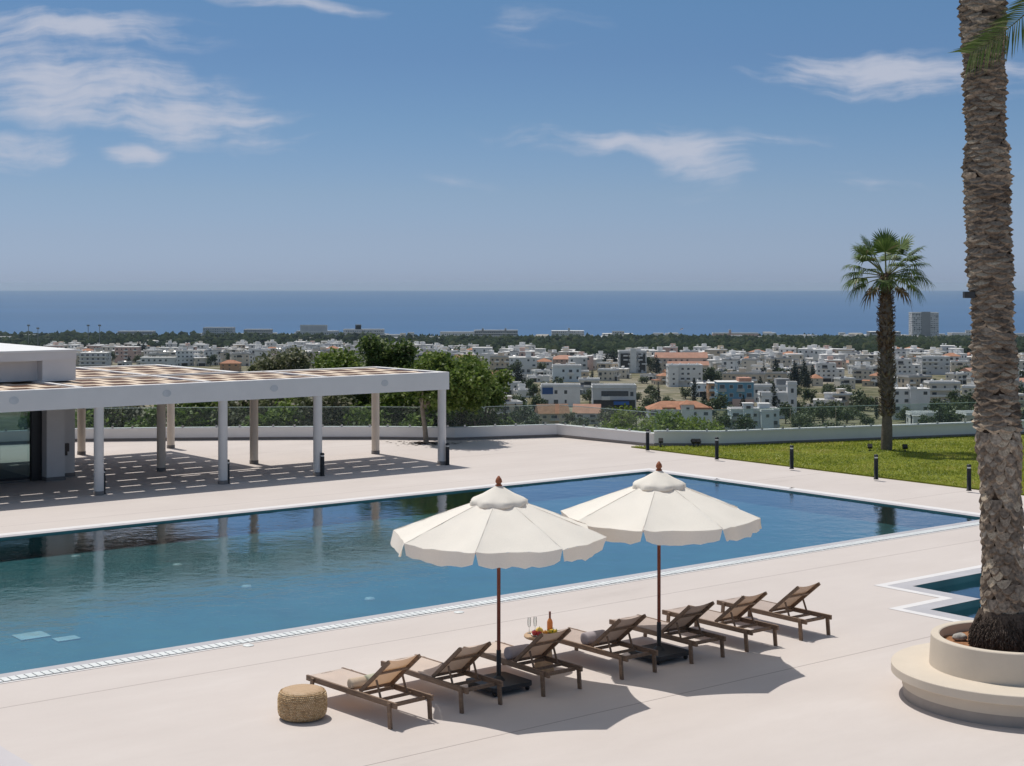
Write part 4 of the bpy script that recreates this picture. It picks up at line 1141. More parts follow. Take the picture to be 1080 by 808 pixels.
# ================================================================== FAN PALM ON THE LAWN
FP = G(935, 474.5, .045)
fp = thing('fan_palm', 'fan palm with shaggy brown trunk standing on the lawn', 'palm tree', FP)
HT = 6.15
def fr_(z): return .22 + (.05 if 1.2 < z else .0) + .02 * math.sin(z * 3) + (-.03 if z > 5 else 0) + (.05 * max(0, .5 - z))
cz = np.linspace(-.1, HT, 40)
tr = MB().tube([(.02 * math.sin(z), 0, z) for z in cz], [fr_(z) - .05 for z in cz], 20).build('trunk', M('grey_fan_palm_trunk', (.17, .14, .115), .9, .35, 9, .1, .8, 30), fp)
ob = MB(); r2 = random.Random(3)
for k in range(1500):
    z = r2.uniform(1.15, HT - .02); a = r2.uniform(0, 2 * PI); r = fr_(z) - .06
    shag = .6 + .5 * max(0, mnoise.noise((0, 0, z * 1.7))) + (.5 if abs(z - 3.85) < .2 else 0)
    n = Vector((math.cos(a), math.sin(a), 0)); s = Vector((-n.y, n.x, 0)); c = Vector((.02 * math.sin(z), 0, z)) + n * r
    L = r2.uniform(.12, .24) * shag; up = 1 if z < 3.6 or r2.random() < .55 else -.8
    e = c + n * (.06 + L * .45) + Vector((0, 0, up * L * .8)) + s * r2.uniform(-.05, .05); wd = r2.uniform(.02, .045)
    ob.add([c - s * wd, c + s * wd, e + s * wd * .35, e - s * wd * .35, (c + e) / 2 + n * .03], [(0, 1, 4), (1, 2, 4), (2, 3, 4), (3, 0, 4)], 1 if z < 3.4 and r2.random() < .7 else 0)
ob.build('old_leaf_bases', [m_fan_boot, islandmat('grey_old_leaf_bases', [(0, (.10, .085, .07)), (.6, (.22, .19, .155)), (1, (.36, .32, .26))], .9, .1, 25, .4)], tr)
def fan_leaf(a, el, L, R, droop, mat, nseg=26, spread=2.2):
    b = MB(); p = Vector((math.cos(a), math.sin(a), 0)) * .12 + Vector((0, 0, HT - .15 + .15 * math.sin(el)))
    d = Vector((math.cos(a) * math.cos(el), math.sin(a) * math.cos(el), math.sin(el))); pts = [p.copy()]
    for k in range(8):
        p = p + d * L / 8; d = (d + Vector((0, 0, -.035))).normalized(); pts.append(p.copy())
    b.tube(pts, [.022 - .001 * k for k in range(9)], 6, 1)
    s = d.cross(Vector((0, 0, 1))); s = s.normalized() if s.length > .05 else Vector((-math.sin(a), math.cos(a), 0)); u = s.cross(d)
    for k in range(nseg):
        q = (k / (nseg - 1) - .5) * 2; an = q * spread; dr = (d * math.cos(an) + s * math.sin(an)); l_ = R * (1 - .28 * abs(q) ** 1.6) * random.uniform(.9, 1.06)
        fold = u * (.08 * (1 if k % 2 else -1) + .25 * abs(q)); dr = (dr + fold * .3).normalized(); wv_ = dr.cross(u).normalized() * (spread * R / nseg * .75)
        m1 = p + dr * l_ * .5 + u * (.02 if k % 2 else -.02); m2 = p + dr * l_ * .75 - Vector((0, 0, droop * .06)); e = p + dr * l_ * .98 - Vector((0, 0, droop * random.uniform(.12, .34)))
        b.add([p, m1 + wv_, m2 + wv_ * .55, e, m2 - wv_ * .55, m1 - wv_], [(0, 1, 5), (1, 2, 4, 5), (2, 3, 4)], 0)
    return b.build('leaf', [mat, m_petiole], fp)
fan = [(1.57, 1.45, .95, .72, .1), (2.6, 1.15, .95, .75, .3), (.5, 1.1, 1.0, .78, .3), (4.4, 1.2, .8, .7, .3), (3.5, .85, .95, .78, .6), (5.9, .85, .95, .78, .6), (1.2, .7, .9, .75, .6), (2.2, .7, .9, .75, .6),
       (3.0, .45, 1.0, .8, 1.0), (.1, .5, 1.0, .85, 1.0), (4.9, .55, .8, .75, 1.0), (3.9, .35, .9, .8, 1.2), (5.4, .35, .9, .8, 1.2), (3.3, .05, 1.0, .85, 1.5), (6.1, .1, 1.0, .85, 1.5), (.6, .05, .9, .85, 1.5), (2.5, .05, .9, .85, 1.5), (4.4, -.05, .7, .75, 1.5), (.9, .95, .9, .75, .5), (2.3, .95, .9, .75, .5), (3.8, .65, .9, .75, .8), (5.4, .65, .9, .75, .8), (.3, .25, .95, .8, 1.2), (2.8, .25, .95, .8, 1.2), (5.0, .2, .8, .75, 1.3), (6.25, -.25, .85, .8, 1.6), (3.15, -.2, .85, .8, 1.6)]
for i, f in enumerate(fan): fan_leaf(f[0], f[1], f[2] * (1.02 if f[1] > .6 else .9), f[3] * (1.0 if f[1] > .6 else .86), f[4], m_palm_leaf, 28, 1.75)
for a in (3.4, 5.6): fan_leaf(a, -.6, .55, .6, 1.4, m_palm_dry, 16)

# ================================================================== LEAFY TREES
def leaf_cloud(centres, radii, n, size, squash=.8, droop=.3, rs=None):
    rs = rs or NPR
    centres = np.asarray(centres, float); radii = np.asarray(radii, float)
    w_ = radii ** 2; idx = rs.choice(len(centres), n, p=w_ / w_.sum())
    d = rs.normal(size=(n, 3)); d /= np.linalg.norm(d, axis=1)[:, None]
    rr = radii[idx] * (rs.random(n) ** .45) * (1 + .18 * rs.normal(size=n))
    c = centres[idx] + d * rr[:, None] * np.array([1, 1, squash])
    t = rs.normal(size=(n, 3)) + d * .6; t[:, 2] -= droop; t /= np.linalg.norm(t, axis=1)[:, None]
    up = rs.normal(size=(n, 3)) * .7 + np.array([0, 0, 1.0]); s = np.cross(t, up); s /= np.linalg.norm(s, axis=1)[:, None] + 1e-9
    L = size * (.6 + .8 * rs.random(n))[:, None]; w2 = L * .36
    return np.stack([c - t * L * .5, c + s * w2, c + t * L * .5, c - s * w2], axis=1)
def leafy(name, label, cat, loc, H, R, mat, n, leaf, trunk_r=.1, crown_from=.35, lean=(0, 0), coff=(0, 0), lobes=16, group=None, bark=None, seed=0, tips=0, flat=.85):
    r = random.Random(seed); rs = np.random.default_rng(seed + 40)
    t = thing(name, label, cat, loc, 0, group)
    b = MB(); top_ = Vector((lean[0], lean[1], H * (crown_from + .15)))
    b.tube([(0, 0, -.2), (lean[0] * .25, lean[1] * .2, H * crown_from * .4), top_ * .8, top_], [trunk_r * 1.25, trunk_r, trunk_r * .85, trunk_r * .6], 10)
    cs, rd = [], []
    for k in range(lobes):
        a = r.uniform(0, 2 * PI); q = math.sqrt(r.random()); zz = r.uniform(crown_from + .1, .93); env = math.sin(PI * min(1, max(.08, (zz - crown_from) / (1.05 - crown_from)) ** .8)) ** .6
        c = Vector((lean[0] + coff[0] + R * .78 * q * env * math.cos(a), lean[1] + R * .78 * q * env * math.sin(a), H * zz)); cs.append(c); rd.append(R * r.uniform(.17, .34))
        if k % 2 == 0: b.tube([top_ * .75, top_.lerp(c, .5) + Vector((0, 0, .1)), c], [trunk_r * .5, trunk_r * .3, trunk_r * .12], 6)
    for k in range(tips):
        a = r.uniform(0, 2 * PI); c = Vector((lean[0] + R * .5 * math.cos(a), lean[1] + R * .5 * math.sin(a), H * r.uniform(.98, 1.1))); cs.append(c); rd.append(R * .13)
    b.build('trunk', bark or m_bark, t)
    me = quads_mesh('crown', leaf_cloud([tuple(c) for c in cs], rd, n, leaf, flat, rs=rs), mat)
    o = bpy.data.objects.new('crown', me); COL.objects.link(o); o.parent = t
    return t
tr_specs = [
    # x centre, y top, distance, width px, material, leaves, label
    (300, 364, 63.5, 88, m_leaf_olive, 9000, 'grey green olive tree behind the pergola, farthest from its corner'),
    (362, 366, 66, 76, m_leaf_mid, 8000, 'round bright green tree behind the pergola roof, next to the olive tree'),
    (408, 350, 64, 74, m_leaf_dark, 8000, 'tall dark green tree with spiky top sprigs behind the pergola'),
    (455, 364, 62.5, 84, m_leaf_mid, 9000, 'broad mid green tree behind the corner of the pergola'),
    (506, 372, 63, 70, m_leaf_mid, 7000, 'dark green tree at the edge of the clump, beside the open town view'),
]
for i, (x, y, D, wpx, mat, n, lab) in enumerate(tr_specs):
    zb = ground_z(0, D); H = CAM_H + (EYE_Y - y) * D / FPX - zb; X = (x - 540) * D / FPX
    leafy('leafy_tree', lab, 'tree', (X, D, zb), H, wpx * D / FPX / 2 * 1.35, mat, int(n * 2.9), .15, .16, .30, group='trees behind the pergola', seed=20 + i, lobes=46, tips=0)
# the tree in front of the parapet
leafy('leafy_tree', 'tree with pale leaning trunk growing from the terrace before the parapet', 'tree', G(450, 467), 3.2, 2.0, m_leaf_mid, 19000, .14, .09, .36, lean=(-.22, .1), coff=(1.15, .3), lobes=34, bark=m_palebark, seed=61, tips=0)
lf_ = MB()
for k in range(260):
    c = G(450, 467.5) + Vector((random.gauss(.1, .55), random.gauss(-.12, .35), .006)); s = random.uniform(.02, .09)
    if k < 40: c = G(449, 467) + Vector((random.gauss(0, .22), random.gauss(0, .12), .007)); s = .1
    a0 = random.uniform(0, 6)
    lf_.add([c + Vector((s * math.cos(a0 + q) * random.uniform(.6, 1.2), s * math.sin(a0 + q) * random.uniform(.5, 1), k * .00001)) for q in (0, 1.2, 2.4, 3.9, 5.1)], [(0, 1, 2, 3, 4)])
lf_o = lf_.build('fallen_leaves', m_darksoil); kind(lf_o, 'stuff'); lf_o['label'] = 'dark soil and fallen leaves around the tree on the paving'

# shrubs seen through the glass under the pergola
sh0 = None
shl = ['nearest the glass doors', 'between the glass doors and the first column', 'behind the first front column', 'between the first and second front columns', 'seen past the second front column',
       'just beyond the second front column', 'halfway to the third front column', 'before the third front column', 'behind the third front column', 'between the third column and the leaning tree', 'beside the leaning tree trunk', 'past the pergola end column']
for i in range(12):
    x = 76 + i * 37; D = 61 + (i % 3) * 1.2; zb = ground_z(0, D); X = (x - 540) * D / FPX; H = CAM_H - (422 + (i * 7) % 8 - EYE_Y) * D / FPX - zb
    leafy('leafy_shrub', 'dense green shrub behind the glass, ' + shl[i], 'shrub', (X, D, zb), H * 1.06, 2.7, [m_leaf_mid, m_leaf_olive, m_leaf_dark][i % 3], 12000, .17, .05, .1, seed=100 + i, lobes=18, group='shrubs behind the parapet', flat=1)
for i, (x, y, wpx, lab) in enumerate([(588 + 20, 440, 40, 'small grey green shrub behind the glass at the parapet corner'), (672, 429, 104, 'broad yellow green shrub behind the glass above the lawn corner'), (724, 431, 80, 'yellow green shrub behind the lawn glass, toward the white villas')]):
    D = 72; zb = ground_z(0, D); X = (x - 540) * D / FPX; H = CAM_H - (y - EYE_Y) * D / FPX - zb
    leafy('leafy_shrub', lab, 'shrub', (X, D, zb), H, wpx * D / FPX / 2 * 1.45, [m_leaf_olive, m_leaf_lime, m_leaf_lime][i], 17000 if i else 2500, .16, .07, .3, seed=140 + i, lobes=26, group='shrubs behind the parapet')
# ================================================================== TOWN
def wallm(name, c): return M(name, c, .85, .10, .25, .2)
WALLS = {'white': wallm('white_house_wall', (.76, .75, .73)), 'cream': wallm('cream_house_wall', (.68, .62, .53)), 'sand': wallm('sand_house_wall', (.56, .47, .36)),
         'pale grey': wallm('pale_grey_house_wall', (.60, .60, .60)), 'pink': wallm('pink_house_wall', (.62, .44, .38)), 'blue': wallm('blue_house_wall', (.16, .34, .46)),
         'beige': wallm('beige_house_wall', (.62, .56, .47)), 'orange': wallm('orange_house_wall', (.56, .33, .19)), 'brown': wallm('brown_house_wall', (.25, .19, .15)), 'grey': wallm('grey_house_wall', (.28, .285, .29)),
         'bluish white': wallm('bluish_white_house_wall', (.68, .73, .75))}
m_roofw = wallm('white_flat_roof', (.74, .73, .71)); m_roofg = wallm('grey_flat_roof', (.50, .49, .47))
m_tile_o = M('orange_roof_tiles', (.42, .215, .135), .85, .25, .6, .15); m_tile_b = M('brown_roof_tiles', (.30, .17, .11), .85, .25, .6, .15); m_tile_p = M('salmon_roof_tiles', (.46, .26, .19), .85, .18, .3, .15)
m_win = M('dark_house_window', (.07, .08, .09), .25, .3, 2, .5); m_shade_panel = M('porch_shade_and_dark_panel', (.06, .058, .055), .8, .3, 1)
m_awning = M('blue_awning', (.03, .13, .42), .6, .1, 2); m_rail = M('balcony_rail', (.40, .41, .41), .6)
m_panel = M('dark_solar_panel', (.02, .03, .06), .3); m_tank = M('white_water_tank', (.66, .66, .64), .5, .05)

def win_mesh(w_, h_):
    b = MB(); b.b2(-w_ / 2, -.05, 0, w_ / 2, -.01, h_, 0); fw = .09
    for (x0, x1, z0, z1) in ((-w_ / 2 - fw, -w_ / 2, -fw, h_ + fw), (w_ / 2, w_ / 2 + fw, -fw, h_ + fw), (-w_ / 2, w_ / 2, h_, h_ + fw), (-w_ / 2, w_ / 2, -fw, 0)): b.b2(x0, -.12, z0, x1, .0, z1, 1)
    return b.mesh('window', [m_win, m_roofw])
WM = {'n': win_mesh(1.4, 1.3), 't': win_mesh(1.0, 1.2), 'd': win_mesh(2.0, 2.2), 'w': win_mesh(2.6, 1.4)}
def put(name, me, parent, loc, rz=0.0):
    o = bpy.data.objects.new(name, me); COL.objects.link(o); o.parent = parent; o.location = loc; o.rotation_euler = (0, 0, rz); return o
SH = 3.1
def tank(parent, x, y, z):
    b = MB(); b.tube([(x, y - .7, z + 1.15), (x, y + .7, z + 1.15)], .5, 10)
    for sx in (-.35, .35):
        for sy in (-.5, .5): b.bar((x + sx, y + sy, z), (x + sx, y + sy, z + .8), .08, .08)
    b.build('water_tank', m_tank, parent)
def solar(parent, x, y, z):
    b = MB(); b.add([(x - .9, y - .7, z + .25), (x + .9, y - .7, z + .25), (x + .9, y + .7, z + 1.2), (x - .9, y + .7, z + 1.2)], [(0, 1, 2, 3)]); b.add([(x - .9, y - .7, z + .2), (x + .9, y - .7, z + .2), (x + .9, y + .7, z + 1.15), (x - .9, y + .7, z + 1.15)], [(3, 2, 1, 0)])
    b.bar((x, y + .6, z), (x, y + .6, z + 1.1), .08, .08); b.build('solar_panel', m_panel, parent)
def hip(b, x0, y0, x1, y1, z, h, mat=0, ov=.5, gable=False):
    x0 -= ov; x1 += ov; y0 -= ov; y1 += ov
    wx, wy = x1 - x0, y1 - y0
    if wx >= wy:
        i = 0 if gable else wy / 2; cyy = (y0 + y1) / 2; R = [(x0 + i, cyy, z + h), (x1 - i, cyy, z + h)]
        b.add([(x0, y0, z), (x1, y0, z), (x1, y1, z), (x0, y1, z)] + R, [(0, 1, 5, 4), (1, 2, 5), (2, 3, 4, 5), (3, 0, 4), (3, 2, 1, 0)], mat)
    else:
        i = 0 if gable else wx / 2; cxx = (x0 + x1) / 2; R = [(cxx, y0 + i, z + h), (cxx, y1 - i, z + h)]
        b.add([(x0, y0, z), (x1, y0, z), (x1, y1, z), (x0, y1, z)] + R, [(0, 1, 4), (1, 2, 5, 4), (2, 3, 5), (3, 0, 4, 5), (3, 2, 1, 0)], mat)
def house(name, label, cat, loc, rz, vols, wall, roof='flat', detailed=False, tanks=(), panels=(), group=None, win=True, balcony=True, roofm=None, rnd=None, wpitch=3.3, porch=True, rh=2.0, rib=False):
    """vols: boxes (x0,y0,x1,y1,z0,storeys,roofed); windows are recessed boxes on the street faces"""
    rnd = rnd or random.Random(0)
    t = thing(name, label, cat, loc, rz, group)
    wb = MB(); roofs = []
    for (x0, y0, x1, y1, z0, ns_, rf) in vols:
        rb = MB(); roofs.append(rb)
        z1 = z0 + ns_ * SH
        wb.b2(x0, y0, z0 - (4 if z0 == 0 else 0), x1, y1, z1, 0)
        if rf == 'flat':
            rb.b2(x0 - .25, y0 - .25, z1 + .003, x1 + .25, y1 + .25, z1 + .22, 0)
            if rnd.random() < .6:
                for (a, b_, c, d) in ((x0 - .1, y0 - .1, x1 + .1, y0 + .08), (x0 - .1, y1 - .08, x1 + .1, y1 + .1), (x0 - .1, y0 + .09, x0 + .08, y1 - .09), (x1 - .08, y0 + .09, x1 + .1, y1 - .09)): rb.b2(a, b_, z1 + .222, c, d, z1 + .95, 0)
        elif rf in ('hip', 'gable'): hip(rb, x0, y0, x1, y1, z1 + .003, rh, 0, gable=rf == 'gable')
        if not win: continue
        for s in range(int(ns_)):
            zz = z0 + s * SH + .9
            for (ax, length, rot, org) in (('f', x1 - x0, 0, (x0, y0)), ('l', y1 - y0, -PI / 2, (x0, y1)), ('r', y1 - y0, PI / 2, (x1, y0))):
                n = int(length / wpitch)
                for k in range(n):
                    if rnd.random() < .15: continue
                    q = (k + .5) * length / n; kd = 'n' if rnd.random() < .55 else ('d' if rnd.random() < .6 else 't')
                    px = org[0] + (q if ax == 'f' else 0); py = org[1] + (-q if ax == 'l' else q if ax == 'r' else 0)
                    zw = zz - (.8 if kd == 'd' else 0)
                    if any(o[0] - .1 < px < o[2] + .1 and o[1] - .1 < py < o[3] + .1 and o[4] <= zz < o[4] + o[5] * SH and o is not v_ for o in vols for v_ in [(x0, y0, x1, y1, z0, ns_, rf)] if tuple(o) != tuple(v_)): continue
                    if detailed:
                        put('window', WM[kd], t, (px, py, zw), rot)
                        if kd == 'd' and ax == 'f' and s > 0 and balcony:
                            bb = MB(); bb.b2(px - 1.6, py - 1.3, zw - .25, px + 1.6, py - .003, zw - .1, 0); bb.b2(px - 1.6, py - 1.3, zw - .098, px + 1.6, py - 1.22, zw + .85, 1); bb.build('balcony', [m_roofw, m_rail], t)
                    else:
                        ww, hh = {'n': (1.25, 1.2), 'd': (1.8, 1.9), 't': (.8, 1.1)}[kd]; d = .04
                        if ax == 'f': wb.b2(px - ww / 2, py - d, zw, px + ww / 2, py + .02, zw + hh, 1)
                        else: wb.b2(px - d, py - ww / 2, zw, px + d, py + ww / 2, zw + hh, 1)
                        if kd == 'd' and ax == 'f' and s > 0 and balcony: wb.b2(px - 1.7, py - 1.3, zw - .25, px + 1.7, py - .045, zw - .05, 2); wb.b2(px - 1.7, py - 1.3, zw - .048, px + 1.7, py - 1.2, zw + .8, 2)
    if rib:
        x0, y0, x1, y1, z0, ns_, rf = vols[0]
        for s in range(1, int(ns_)): wb.b2(x0 - .3, y0 - 1.1, z0 + s * SH - .18, x1 + .3, y0 - .05, z0 + s * SH + .75, 2)
    wb.build('wall', [wall, m_win, m_roofw], t)
    for rb in roofs:
        if rb.v: rb.build('roof', roofm or (m_roofw if roof == 'flat' else m_tile_o), t)
    for p in tanks: tank(t, *p)
    for p in panels: solar(t, *p)
    return t

# ---- prototypes for the many houses
LOOKS = []
def proto(seed):
    r = random.Random(seed)
    wname = r.choices(['white', 'cream', 'sand', 'pale grey', 'pink', 'beige', 'bluish white'], [6, 3, 1.2, 2, .8, 1.5, 1.2])[0]
    st_ = r.choices([1, 2, 3, 4], [1.2, 5, 3.2, 1.0])[0]; w_ = r.uniform(9, 14) + (3 if st_ > 2 else 0); d = r.uniform(8, 12)
    rk = r.choices(['flat', 'hip', 'gable'], [7.5, 1.6, .7])[0]
    if st_ == 4: rk = 'flat'
    vols = [(-w_ / 2, -d / 2, w_ / 2, d / 2, 0, st_, rk)]; extra = ''
    if r.random() < .6:
        s = r.choice((-1, 1)); ww = r.uniform(4, 6); s2 = max(1, st_ - 1)
        vols.append((w_ / 2 if s > 0 else -w_ / 2 - ww, -d / 2 - r.uniform(0, 2), w_ / 2 + ww if s > 0 else -w_ / 2, d / 2 - 1.5, 0, s2, 'flat')); extra = 'winged'
    porch_ = r.random() < .7
    tanks, panels = [], []
    if rk == 'flat':
        if r.random() < .65:
            x = r.uniform(-w_ / 4, w_ / 4); vols.append((x - 1.7, -1, x + 1.7, 2.4, st_ * SH + .222, .8, 'flat'))
            extra = extra or 'roof-hut'
        for k in range(r.choice((1, 1, 2))):
            tanks.append((r.uniform(-w_ / 2 + 1, w_ / 2 - 1), r.uniform(-d / 2 + 1.3, -1.6), st_ * SH + .22)); panels.append((tanks[-1][0] + r.choice((-1.9, 1.9)), tanks[-1][1], st_ * SH + .22))
    rm_ = {'flat': m_roofw if r.random() < .75 else m_roofg, 'hip': r.choice((m_tile_o, m_tile_o, m_tile_b)), 'gable': r.choice((m_tile_o, m_tile_b, m_tile_p))}[rk]
    num = {1: 'one', 2: 'two', 3: 'three', 4: 'four'}[st_]
    rd = {'flat': {'winged': 'winged ', 'roof-hut': 'hut-topped ', '': 'plain '}[extra], 'hip': 'orange hipped ' if rm_ is m_tile_o else 'brown hipped ', 'gable': 'gable roofed '}[rk]
    look = f'{wname} {num}-storey {rd}house'
    t = house('town_house', look, 'house', (0, 0, 0), 0, vols, WALLS[wname], 'flat' if rk == 'flat' else 'tile', False, tanks, panels, 'houses of the town below', roofm=rm_, rnd=r, wpitch=r.uniform(2.8, 3.8))
    pb = MB(); y0 = -d / 2      # street-side veranda, blinds and awnings, their shade painted as dark panels
    if porch_:
        a = r.uniform(-w_ / 2 + .4, -w_ / 6); b_ = a + r.uniform(3, w_ * .55); pb.b2(a, y0 - .09, .15, b_, y0 + .02, 2.55, 0); pb.b2(a - .3, y0 - 1.9, 2.6, b_ + .3, y0 - .02, 2.78, 1)
        for q in (a, b_): pb.b2(q - .12, y0 - 1.85, 0, q + .12, y0 - 1.6, 2.59, 1)
    if st_ > 1 and r.random() < .6:
        a = r.uniform(-w_ / 3, w_ / 6); zz = (st_ - 1) * SH; pb.b2(a, y0 - .10, zz + .2, a + 3.6, y0 + .02, zz + 2.5, 0); pb.b2(a - .2, y0 - 1.5, zz - .12, a + 3.8, y0 - .11, zz + .05, 1); pb.b2(a - .2, y0 - 1.5, zz + .052, a + 3.8, y0 - 1.42, zz + .95, 2)
    if pb.v: pb.build('veranda', [m_shade_panel, m_roofw, r.choice((m_rail, m_roofw, WALLS['sand'], WALLS['grey']))], t)
    return t, look, w_
OCC = []   # (x, y, radius) of what stands in the town

RECTS = []
LM = []    # landmarks: (photo x, photo y, words)
def block(name, label, words, x0, x1, yt, yb, wall='white', cat='building', D=None, depth=.7, rot=0.0, storeys=None, detailed=False, roof='flat', wings=(), hut=False, tk=0, roofm=None, wpitch=3.3, rib=False, seed=1, rh=2.0, balcony=True):
    D = D or dist_of(yb); w_ = (x1 - x0) * D / FPX; h = (yb - yt) * D / FPX
    X = ((x0 + x1) / 2 - 540) * D / FPX; z = CAM_H + (EYE_Y - yb) * D / FPX
    d = min(max(w_ * depth, 8), 26); rh_ = rh if roof != 'flat' else .2
    s = storeys or max(1, round((h - rh_) / SH)); global SH_; k = (h - rh_) / (s * SH)
    vols = [(-w_ / 2, 0, w_ / 2, d, 0, s, roof)]
    for (a, b_, st_, pro) in wings: vols.append((-w_ / 2 + a * w_, -pro, -w_ / 2 + b_ * w_, 2.0, 0, st_, 'flat'))
    if hut: vols.append((w_ * .1, 2, w_ * .1 + 3.4, 5.5, s * SH + .222, .8, 'flat'))
    r = random.Random(seed)
    tanks = [(-w_ / 2 + (i + .5) * w_ / max(1, tk), 3 + (i % 2), s * SH + .22) for i in range(tk)]
    t = house(name, label, cat, (X, D, z), rot, vols, WALLS[wall], roof, detailed, tanks, [], None, roofm=roofm or (m_tile_o if roof != 'flat' else None), rnd=r, wpitch=wpitch, rib=rib, rh=rh / k if roof != 'flat' else rh, balcony=balcony)
    t.scale = (1, 1, k)
    RECTS.append((x0, x1, yt, yb, D)); OCC.append((X, D + d / 2, max(w_, d) * .62)); LM.append(((x0 + x1) / 2, (yt + yb) / 2, words))
    return t, w_, d, s, k
# named buildings of the town
t, w_, d, s, k = block('long_hall', 'long two-tier building with salmon tiled roofs before the dark wood', 'long salmon-roofed building', 692, 746, 372, 393, 'beige', roof='gable', storeys=3, depth=.28, rh=3.2, roofm=m_tile_p)
rb = MB(); hip(rb, -w_ * .28, -6, w_ / 2, 0, SH * 1.6, 2.4, 0, gable=True); rb.build('lower_roof', m_tile_p, t); MB().b2(-w_ * .28, -5.5, -4, w_ / 2, -.01, SH * 1.6).build('front_wing', [WALLS['beige']], t)
t, w_, d, s, k = block('apartment_block', 'pale grey apartment block with dark stair panels below the wood', 'dark-panelled apartment block', 653, 682, 371, 393, 'pale grey', storeys=5, hut=True, wpitch=2.8, seed=3)
MB().b2(-w_ * .45, -.12, 1, -w_ * .15, -.004, s * SH - 1).build('dark_panel', m_shade_panel, t)
MB().b2(-w_ * .1, -1.6, 0, w_ * .12, -.005, s * SH + 3).build('stair_tower', WALLS['white'], t); MB().b2(w_ * .25, -.12, 2, w_ * .45, -.004, s * SH - 2).build('dark_panel', m_shade_panel, t)
block('apartment_block', 'white four-storey apartment block with dark balconies in mid town', 'white balcony block', 705, 741, 386, 407, 'white', storeys=4, tk=4, wpitch=2.9, seed=4, wings=[(.0, .28, 4, 2.5)])
t, w_, d, s, k = block('apartment_block', 'bright blue three-storey apartment building with pinkish ground floor', 'bright blue building', 757, 795, 403, 430, 'blue', storeys=3, hut=False, seed=5, detailed=True)
MB().b2(-w_ * .1, -1.4, -3, w_ / 2 + .02, -.004, SH * 1.05).build('ground_floor', WALLS['pink'], t); MB().b2(w_ * .1, 1, s * SH + .3, w_ * .45, d - 1, s * SH + 1.6).build('roof_ridge', m_tile_p, t)
block('corner_house', 'narrow orange and peach house attached beside the bright blue building', 'orange corner house', 747.5, 757, 404, 428, 'orange', storeys=3, seed=6, depth=1.4)
t, w_, d, s, k = block('villa', 'large white villa with orange hipped roofs and a small tower', 'orange-roofed white villa', 684, 751, 424, 456, 'white', storeys=3, roof='hip', detailed=True, rh=2.4, wings=[(.22, .42, 3, 1.5), (.62, .98, 3, 2.2)], depth=.45, seed=7, wpitch=3.0)
MB().b2(.2, -2.4, 0, 4.2, 1.6, 3 * SH + 2.2).build('tower', WALLS['white'], t); rb = MB(); hip(rb, .2, -2.4, 4.2, 1.6, 3 * SH + 2.204, 1.7, 0); rb.build('tower_roof', m_tile_o, t); put('window', WM['t'], t, (2.2, -2.4, 3 * SH - .2))
t, w_, d, s, k = block('shop_building', 'wide pinkish grey shop building with a blue awning and dark ground floor', 'shop with blue awning', 625, 671, 409, 433, 'pale grey', storeys=2, detailed=False, depth=.5, seed=8)
MB().b2(-w_ / 2 + .4, -.1, 0, w_ / 2 - .4, -.004, SH * .95).build('shop_front', m_shade_panel, t)
MB().b2(-w_ * .02, -2.2, SH * .55, w_ * .33, -.11, SH * .82).build('awning', m_awning, t); MB().b2(-w_ * .3, -.12, SH * 1.3, w_ * .32, -.004, SH * 1.75).build('window_band', m_win, t)
block('cottage', 'beige house with brown gable roof seen through the parapet glass', 'beige gabled house', 569, 600, 427, 450, 'sand', roof='gable', storeys=2, detailed=True, rh=3, roofm=m_tile_b, seed=9, rot=.15)
block('cottage', 'grey house with reddish brown hipped roof seen through the parapet glass', 'red-brown roofed house', 605, 632, 427, 447, 'pale grey', roof='gable', storeys=2, detailed=True, rh=3, roofm=m_tile_p, seed=10, rot=-.1)
t, w_, d, s, k = block('modern_house', 'white modern house with a dark blue upper wall near the shop', 'house with blue wall', 571, 612, 408, 428, 'white', storeys=2, seed=11, depth=.5)
MB().b2(-w_ * .48, -.1, SH * 1.25, -w_ * .2, -.004, SH * 2.1).build('blue_wall', M('dark_blue_wall', (.03, .09, .25), .7, .1, 1), t)
block('terrace_house', 'bluish white stepped houses seen through the glass above the lawn wall', 'bluish white stepped houses', 771, 822, 433, 458, 'bluish white', storeys=3, detailed=True, wings=[(.25, .45, 4, 1.0), (.6, .85, 3, 3), (-.15, .0, 2, 1)], seed=12, hut=True, depth=.4, wpitch=2.8)
block('modern_house', 'white cubic house with tall stair tower between two cypresses', 'white cubic house', 803, 840, 417, 441, 'white', storeys=2, detailed=True, wings=[(.74, 1.0, 3, .8), (.0, .3, 2, 1)], seed=13, depth=.4, tk=1)
t, w_, d, s, k = block('apartment_block', 'long low grey building with set-back penthouse behind the white cubic house', 'long grey building', 794, 836, 408, 425, 'pale grey', storeys=2, seed=14, depth=.4)
MB().b2(w_ * .1, 1, s * SH + .3, w_ * .45, 7, s * SH + 3.2).build('penthouse', WALLS['grey'], t)
block('apartment_block', 'large white four-storey apartment block right behind the fan palm', 'white block behind the fan palm', 941, 981, 410, 443, 'white', storeys=4, detailed=True, wings=[(.45, .62, 4, 1.6)], seed=15, tk=3, wpitch=3.0, depth=.5)
block('cottage', 'small white flat one-storey house close to the lawn wall', 'small flat white house', 962, 996, 438, 450, 'white', storeys=1, detailed=True, seed=16, depth=.5, wings=[(.0, .4, 1, 1.5)])
block('apartment_block', 'tall bluish grey block with blank side wall standing at the wood edge', 'blank-walled grey block', 972, 1002, 377, 395, 'pale grey', storeys=4, seed=17)
t, w_, d, s, k = block('apartment_block', 'wide beige block with a dark shop floor near the date palm trunk', 'beige block with dark shop', 980, 1013, 404, 432, 'beige', storeys=4, seed=18, rib=True, tk=3, depth=.5)
